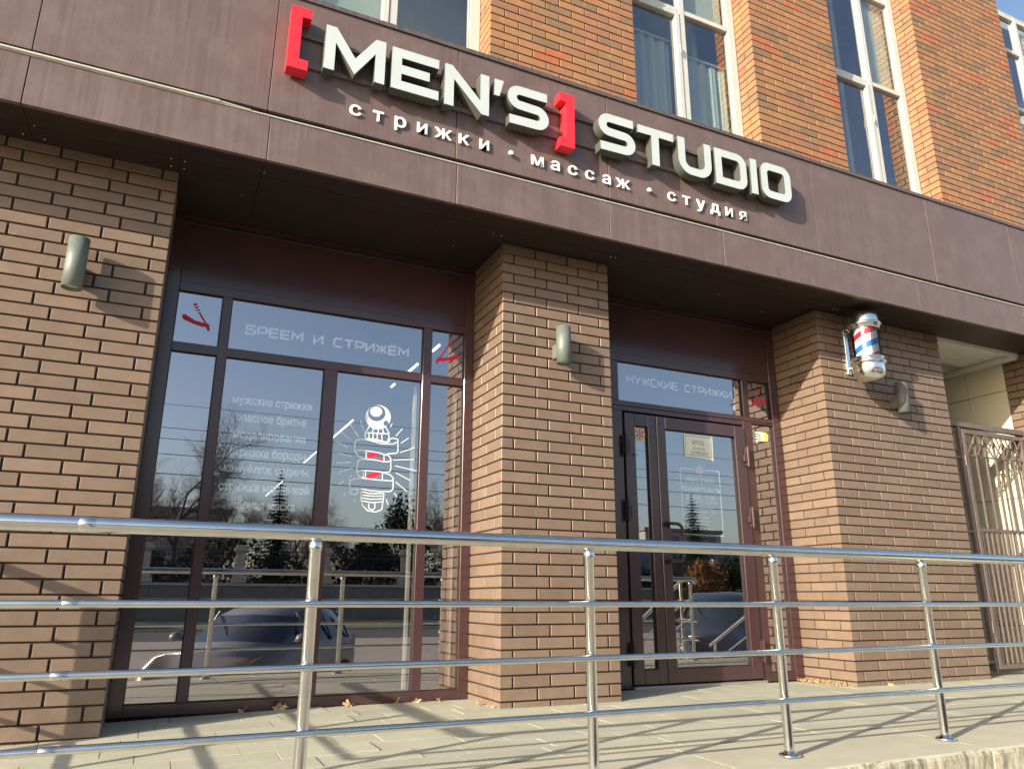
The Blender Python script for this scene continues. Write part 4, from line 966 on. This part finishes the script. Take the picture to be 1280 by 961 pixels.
# ================================================================== FALLEN LEAVES
def leaf_mesh(seed, s):
    rnd = random.Random(seed); N_ = 22; vs = [(0, 0, .35 * s)]; m = MB()
    for i in range(N_):
        a_ = 2 * pi * i / N_; lobe = .55 + .45 * abs(cos(2.5 * a_)) ** 1.5; r = s * lobe * rnd.uniform(.85, 1.1)
        vs.append((r * cos(a_), r * sin(a_), s * (.12 + .42 * rnd.random() * (lobe)) * abs(cos(a_ * 1.0 + seed))))
    m.add(vs, [(0, i + 1, (i + 1) % N_ + 1) for i in range(N_)]); m.tube([(0, 0, .3 * s), (-s * .8, .2 * s, .02), (-s * 1.3, .3 * s, .03)], .0012, 5); return m
LV = [(-1.21, .47, .040, 'largest dry leaf, pale and curled, under the left part of the shop window', 'leaf_tan', 1), (-.80, .465, .036, 'golden dry leaf lying against the shop window below the drawn pole', 'leaf_gold', 2),
      (-.50, .465, .018, 'small brown leaf below the right shop window pane', 'leaf_gold', 3), (-.37, .465, .025, 'upright pale leaf at the foot of the rightmost window mullion', 'leaf_tan', 4), (-.22, .46, .018, 'tiny orange leaf at the foot of the window near the middle pier', 'leaf_gold', 5),
      (-.045, .20, .022, 'star shaped pale leaf beside the left face of the middle pier', 'leaf_tan', 6), (-.03, .055, .014, 'small dry leaf at the left corner of the middle pier', 'leaf_tan', 7), (-1.42, .46, .024, 'grey dry leaf in the shade under the window', 'leaf_tan', 8),
      (3.30, -.02, .022, 'brown leaf at the foot of the right pier front', 'leaf_gold', 9)]
for i, (x, y, s, lab, mt, sd_) in enumerate(LV):
    o = leaf_mesh(sd_, s * 1.2).build('fallen_leaf', mt); o.location = (x, y, gz(x, y) + .003); o.rotation_euler = (random.uniform(.5, 1.1), random.uniform(-.3, .3), random.uniform(0, 6)); tag(o, lab, 'leaf')
m = MB(); rnd = random.Random(3)
for i in range(170):
    t = rnd.random(); x = 2.93 - .10 * rnd.random() ** 2; y = .50 - .44 * t ** 1.2; s = rnd.uniform(.008, .017)
    c = Vector((x + rnd.uniform(-.02, .015), y, .006 + rnd.random() * .022)); q = [c + Vector((rnd.uniform(-1, 1), rnd.uniform(-1, 1), rnd.uniform(-.6, .6))) * s for _ in range(4)]
    m.add(q, [(0, 1, 2), (0, 2, 3)])
for i in range(60):
    x = -2.1 + 2.1 * rnd.random(); c = Vector((x, .49 + rnd.uniform(-.02, .01), gz(x, 0) + .005)); s = rnd.uniform(.003, .009); q = [c + Vector((rnd.uniform(-1, 1), rnd.uniform(-1, 1), rnd.uniform(0, .9))) * s for _ in range(3)]; m.add(q, [(0, 1, 2)])
tag(m.build('leaf_litter', 'leaf_gold'), kind='stuff')

# ================================================================== STREET SIDE (seen mirrored in the glass)
def car(loc, ang, paint, label, L_=4.1, W_c=1.72, H_=1.46):
    r = empty('parked_car', loc, label, 'car', 'cars parked in front of the shop'); r.rotation_euler = (0, 0, ang); r.scale = (1, 1, 1) if W_c > 1.5 else (1.1, 1.1, 1.18)
    # stations along x (front +): x, sill, hood/belt z, roof z, half width at belt, half width at roof
    S = [(2.05, .32, .52, .52, .62, .5), (1.98, .24, .66, .66, .74, .6), (1.6, .22, .82, .82, .83, .7), (1.15, .22, .90, .90, .85, .75), (.85, .22, .95, .98, .855, .70), (.30, .22, .96, 1.34, .86, .60), (-.1, .22, .965, 1.44, .86, .58),
         (-.7, .22, .97, 1.46, .86, .58), (-1.25, .22, .98, 1.41, .85, .57), (-1.7, .22, 1.0, 1.25, .83, .56), (-1.98, .26, .98, 1.0, .76, .6), (-2.05, .34, .85, .85, .68, .55)]
    k = L_ / 4.1
    vs = []; fs = []; mi = []
    for (x, s, b, t, wb, wr) in S:
        x *= k; P = [(wb * .93, s), (wb, (s + b) / 2), (wb * .985, b), (wr + (wb - wr) * .35 if t > b + .05 else wr, b + (t - b) * .5), (wr, t), (0, t + .02)]
        ring_ = [(x, p[0], p[1]) for p in P] + [(x, -p[0], p[1]) for p in P[-2::-1]]
        vs += ring_
    n = 11
    for i in range(len(S) - 1):
        for j in range(n - 1):
            fs.append((i * n + j, i * n + j + 1, (i + 1) * n + j + 1, (i + 1) * n + j))
            glassy = (j in (2, 3, 6, 7)) and 4 <= i <= 8
            wind = (j in (4, 5)) and i in (4,) ; rear = (j in (4, 5)) and i in (9,)
            mi.append(1 if (glassy or wind or rear) else 0)
    m = MB(); m.add(vs, fs); m.m = mi; m.s = [True] * len(fs)
    m.add([vs[j] for j in range(n)], [tuple(range(n))]); m.add([vs[(len(S) - 1) * n + j] for j in range(n)], [tuple(range(n))[::-1]])
    m.build('body', [paint, 'car_glass'], r)
    m = MB()
    for sgn in (1, -1):
        for xx in (.28, -.62, -1.35): m.tube([(xx * k + (.35 if xx > 0 else 0) * 0, sgn * .868, .97), (xx * k - .04, sgn * .62, 1.40)], .022, 6)
    m.build('pillar', paint, r)
    for x in (1.28 * k, -1.28 * k):
        for sgn in (1, -1):
            m = MB(); m.tube([(x, sgn * .66, .31), (x, sgn * .865, .31)], .31, 28); wv = m.build('wheel', 'tyre', r)
            m = MB(); m.tube([(x, sgn * .86, .31), (x, sgn * .875, .31)], .2, 20); m.build('rim', 'galvanised', wv)
    for sgn in (1, -1):
        m = MB(); vs2 = [(1.99 * k, sgn * .42, .56), (1.86 * k, sgn * .78, .60), (1.62 * k, sgn * .845, .74), (1.80 * k, sgn * .60, .72)]
        m.add([(x + .035, y * 1.015, z) for x, y, z in vs2], [(0, 1, 2, 3), (3, 2, 1, 0)]); m.build('headlight', 'lens_glass', r)
        m = MB(); m.lathe((.78 * k, sgn * .98, .98), [(0, 0), (.08, .02), (.10, .07), (.07, .12), (0, .14)], 12); m.tube([(.78 * k, sgn * .86, 1.0), (.78 * k, sgn * .93, 1.03)], .02, 6); m.build('mirror', paint, r)
        m = MB(); m.tube([(-.25 * k, sgn * .872, .86), (-.42 * k, sgn * .872, .86)], .012, 6); m.tube([(-1.2 * k, sgn * .868, .88), (-1.35 * k, sgn * .868, .88)], .012, 6); m.build('door_handle', paint, r)
    m = MB(); m.bbox(2.0 * k, 2.075 * k, -.55, .55, .34, .46, .01); m.build('grille', 'black_plastic', r)
    return r
A75 = math.atan2(.42, -.9)
car((-.30, -7.2, ZS), math.atan2(.83, -.56), 'car_grey', 'grey hatchback parked at an angle, mirrored in the middle of the shop window')
car((4.0, -7.5, ZS), math.atan2(.80, -.60), 'car_white', 'white car mirrored at the right edge of the shop window')
car((7.75, -5.9, ZS), math.atan2(.80, -.60), 'car_navy', 'dark blue car with its headlight mirrored in the wide door leaf', W_c=1.2)
car((12.4, -8.0, ZS), math.atan2(.50, -.86), 'car_grey', 'dark grey car parked behind the blue one, barely mirrored in the door')

# park wall with stone pillars and an iron fence
pw = empty('park_wall', (10, -45, ZS), 'dark stone retaining wall across the street, mirrored in the windows', 'wall'); A = At(pw)
m = MB(); m.box(-60, 110, -45.5, -45.02, ZS, 1.30); A.put(m, 'wall_core', 'park_stone')
i = 0; x = -12
while x < 60: m = MB(); m.bbox(x + .015, x + 1.985, -45.02, -44.98, ZS, 1.28, .01); A.put(m, 'stone_panel', 'park_stone'); x += 2
m = MB(); m.bbox(-60, 110, -45.6, -44.9, 1.31, 1.48, .02); A.put(m, 'wall_cap', 'pillar_stone')
px_ = [-13 + 5.3 * k for k in range(13)]
for k, x in enumerate(px_):
    r = empty('stone_pillar', (x, -45.2, 1.48), ('carved stone pillar of the park fence, number of bays from the left seen mirrored' if 0 else 'carved pale stone pillar standing in the iron park fence, mirrored in the glass'), 'pillar', 'stone pillars of the park fence'); B_ = At(r)
    m = MB()
    for (hw, z0, z1) in ((.45, 1.485, 1.75), (.38, 1.751, 1.95), (.24, 1.951, 3.3), (.30, 3.301, 3.42), (.40, 3.421, 3.62), (.30, 3.621, 3.8)): m.bbox(x - hw, x + hw, -45.2 - hw * .8, -45.2 + hw * .8, z0, z1, .03)
    B_.put(m, 'shaft', 'pillar_stone')
fe = empty('iron_park_fence', (10, -45.2, 1.48), 'black iron fence with spear tops on the park wall, mirrored in the windows', 'fence'); A = At(fe)
for k in range(len(px_) - 1):
    xa, xb = px_[k] + .3, px_[k + 1] - .3; m = MB()
    for z in (1.65, 3.15, 3.45): m.box(xa, xb, -45.23, -45.17, z - .025, z + .025)
    n = 26
    for j in range(n + 1):
        x = xa + (xb - xa) * j / n; m.box(x - .016, x + .016, -45.216, -45.184, 1.5, 3.7 + (.1 if j % 2 else 0)); m.add([(x - .04, -45.2, 3.68), (x, -45.2, 3.9), (x + .04, -45.2, 3.68)], [(0, 1, 2)])
    A.put(m, 'fence_bay', 'iron')

# trees
def bare_tree(seed, h, spread=.42, levels=5):
    rnd = random.Random(seed); m = MB(); tips = []
    def grow(p, d, ln, r, lv):
        pts = [p]; q = p; dd = d.copy(); seg = 4
        for i in range(seg):
            dd = (dd + Vector((rnd.uniform(-.16, .16), rnd.uniform(-.16, .16), rnd.uniform(-.02, .10)))).normalized(); q = q + dd * ln / seg; pts.append(q)
            if lv > 0 and (i >= 1 or lv < levels):
                for _ in range(2 if lv < levels else 2):
                    a_ = rnd.uniform(0, 2 * pi); ax = dd.orthogonal().normalized(); ax.rotate(Matrix.Rotation(a_, 3, dd)); nd = (dd * rnd.uniform(.55, .9) + ax * rnd.uniform(.45, .95) * (1 if lv > 1 else 1.2)).normalized()
                    grow(q, nd, ln * rnd.uniform(.42, .66), r * (1 - i / seg * .6) * .55, lv - 1)
        rr = [r * (1 - .75 * i / seg) for i in range(seg + 1)]
        m.tube(pts, rr, 6 if lv >= levels - 1 else (4 if lv > 1 else 3), caps=False)
    grow(Vector((0, 0, 0)), Vector((0, 0, 1)), h * .60, h * .020, levels); return m
def spruce(seed, h, w0):
    rnd = random.Random(seed); tr = MB(); tr.tube([(0, 0, 0), (0, 0, h * .5), (0, 0, h)], [h * .018, h * .01, .01], 8); cr = MB()
    z = h * .12
    while z < h * .985:
        R_ = w0 * (1 - z / h) ** .85; n = int(7 + 7 * (1 - z / h)); o = rnd.random() * 6
        for i in range(n):
            a_ = o + 2 * pi * i / n + rnd.uniform(-.2, .2); ln = R_ * rnd.uniform(.65, 1.15)
            for j in range(1, 10):
                t = j / 9; c = Vector((cos(a_) * ln * t, sin(a_) * ln * t, z - .28 * ln * t + .12 * ln * t * t))
                wd = ln * .16 * (1.15 - t) + .05
                for _ in range(3):
                    d = Vector((rnd.uniform(-1, 1), rnd.uniform(-1, 1), rnd.uniform(-.9, .25))) * wd * 1.6; e = Vector((rnd.uniform(-1, 1), rnd.uniform(-1, 1), rnd.uniform(-.5, .2))) * wd * .8
                    cr.add([c, c + d, c + e], [(0, 1, 2)])
        z += h * .026
    return tr, cr
def bush(seed, R_, H_, n):
    rnd = random.Random(seed); m = MB()
    for i in range(n):
        a_, b_ = rnd.uniform(0, 2 * pi), rnd.uniform(-.2, 1.5); k = rnd.uniform(.55, 1) * (1 + .25 * sin(a_ * 3 + seed))
        c = Vector((cos(a_) * cos(b_) * R_ * k, sin(a_) * cos(b_) * R_ * k, H_ * .45 + sin(b_) * H_ * .55 * k)); s = R_ * .09
        m.add([c + Vector((rnd.uniform(-1, 1), rnd.uniform(-1, 1), rnd.uniform(-1, 1))) * s for _ in range(3)], [(0, 1, 2)])
    return m
T_A = bare_tree(11, 10.5).build('trunk_and_limbs', 'bark'); T_B = bare_tree(23, 9).build('trunk_and_limbs', 'bark'); T_C = bare_tree(5, 7.5, levels=5).build('trunk_and_limbs', 'bark')
dat = {'A': T_A.data, 'B': T_B.data, 'C': T_C.data}
for t in (T_A, T_B, T_C): bpy.data.objects.remove(t)
tl = [('A', -.8, -49, 1.12, 0, 'tall bare tree mirrored in the narrow left window pane'), ('B', 3.2, -53, .95, 1, 'bare tree mirrored behind the window mullion left of the service list'), ('C', 1.4, -56, .9, 2.2, 'low bare tree mirrored above the handrail at the left'),
      ('B', 7.6, -51, .95, 3, 'bare tree mirrored right of the spruce'), ('C', 11.2, -52, 1.0, 4, 'round bare tree mirrored left of the drawn barber pole'), ('C', 9.2, -57, .85, 5, 'small bare tree mirrored between spruce and pine'),
      ('A', 17.8, -54, .82, 1.5, 'bare tree mirrored in the pane next to the middle pier'), ('B', 20.5, -52, .8, 2.5, 'bare tree mirrored close to the brick edge of the window'), ('C', 22.5, -50, 1.0, .5, 'spreading bare tree mirrored behind the brick edge'),
      ('C', 30, -52, 1.0, 2, 'bare tree mirrored in the narrow door leaf'), ('C', -5, -52, 1.05, 1, 'bare tree at the far left of the park'), ('B', -11, -50, 1, 4, 'bare tree outside the window reflection, far left')]
for k, x, y, s, rz, lab in tl:
    r = empty('bare_tree', (x, y, .2), lab, 'tree', 'bare trees in the park'); r.scale = (s, s, s); r.rotation_euler = (0, 0, rz); o = link('trunk_and_limbs', dat[k], r)
for x, y, h, w0, lab in ((5.6, -50, 9.6, 2.3, 'sparse dark spruce mirrored behind the white service list'), (39.5, -47, 9.5, 3.0, 'dark spruce mirrored behind the opening hours on the door')):
    r = empty('spruce_tree', (x, y, 0), lab, 'tree'); tr, cr = spruce(int(x), h, w0); tr.build('trunk', 'bark', r); cr.build('crown', 'needles', r)
for x, y, R_, H_, mt, lab in ((14.6, -50, 2.3, 7.4, 'needles', 'tall dark evergreen mirrored behind the drawn barber pole'), (12.2, -49, 2.0, 4.2, 'needles', 'round low evergreen mirrored below the drawn barber pole'), (37, -43, 1.7, 3.4, 'dry_leaves', 'rust coloured shrub mirrored in the wide door leaf'), (40, -43, 1.8, 3.6, 'needles', 'clipped dark shrub mirrored in the wide door leaf'), (28.5, -46.5, 1.5, 4, 'needles', 'dark shrub mirrored in the narrow door leaf')):
    r = empty('evergreen_shrub' if mt == 'needles' else 'dry_shrub', (x, y, 0), lab, 'shrub'); m = MB(); m.tube([(0, 0, -.9), (0, 0, H_ * .8)], [.14, .04], 6); m.build('stem', 'bark', r); bush(int(x), R_, H_, 2600).build('crown', mt, r)
m = MB(); rnd = random.Random(9)
for i in range(20000):
    x = rnd.uniform(-14, 50); c = Vector((x, -46.2 + rnd.uniform(-1.2, .3), 1.3 + rnd.random() ** 1.2 * (2.4 + .8 * sin(x * .7) + .5 * sin(x * 2.3)))); s = .19
    m.add([c + Vector((rnd.uniform(-1, 1), rnd.uniform(-1, 1), rnd.uniform(-1, 1))) * s for _ in range(3)], [(0, 1, 2)])
tag(m.build('park_undergrowth', 'needles'), kind='stuff')
# far buildings
def building(x0, x1, y, z1, mt, label, rows_, cols):
    r = empty('far_building', ((x0 + x1) / 2, y, ZS), label, 'building'); B_ = At(r); m = MB(); m.box(x0, x1, y - 10, y, ZS, z1); B_.put(m, 'wall', mt); m = MB(); m.box(x0 - .3, x1 + .3, y - 10.3, y + .3, z1, z1 + .4); B_.put(m, 'roof', 'park_stone')
    for i in range(cols):
        for j in range(rows_):
            cx = x0 + (x1 - x0) * (i + .5) / cols; cz = ZS + (z1 - ZS) * (j + .6) / rows_; m = MB(); m.box(cx - .7, cx + .7, y + .01, y + .06, cz - .8, cz + .8); B_.put(m, 'window', 'far_window')
building(-8, 4.5, -78, 9.0, 'far_plaster', 'grey flat roofed building beyond the park, mirrored in the left window pane', 3, 5)
building(36, 60, -62, 5.6, 'far_blue', 'low blue grey building mirrored in the door glass', 2, 8)
building(54, 66, -75, 9, 'far_plaster', 'pale building mirrored beside the door edge', 3, 4)
# overhead wires
for k, (z, y, d) in enumerate(((5.95, -20, .25), (5.68, -20.4, .25), (5.15, -20.2, .35), (4.62, -20.8, .3), (7.4, -23, .3))):
    m = MB(); P = [(-40 + 4 * i, y, z + .0045 * (i - 12) ** 2 * .35 - .2) for i in range(35)]; m.tube(P, (.010, .010, .012, .014, .008)[k], 5, caps=False); o = m.build('overhead_wire', 'wire_black')
    tag(o, ('topmost', 'second highest', 'middle', 'lowest', 'farthest, highest')[k] + ' overhead wire crossing the sky mirrored in the windows', 'wire', 'overhead wires')
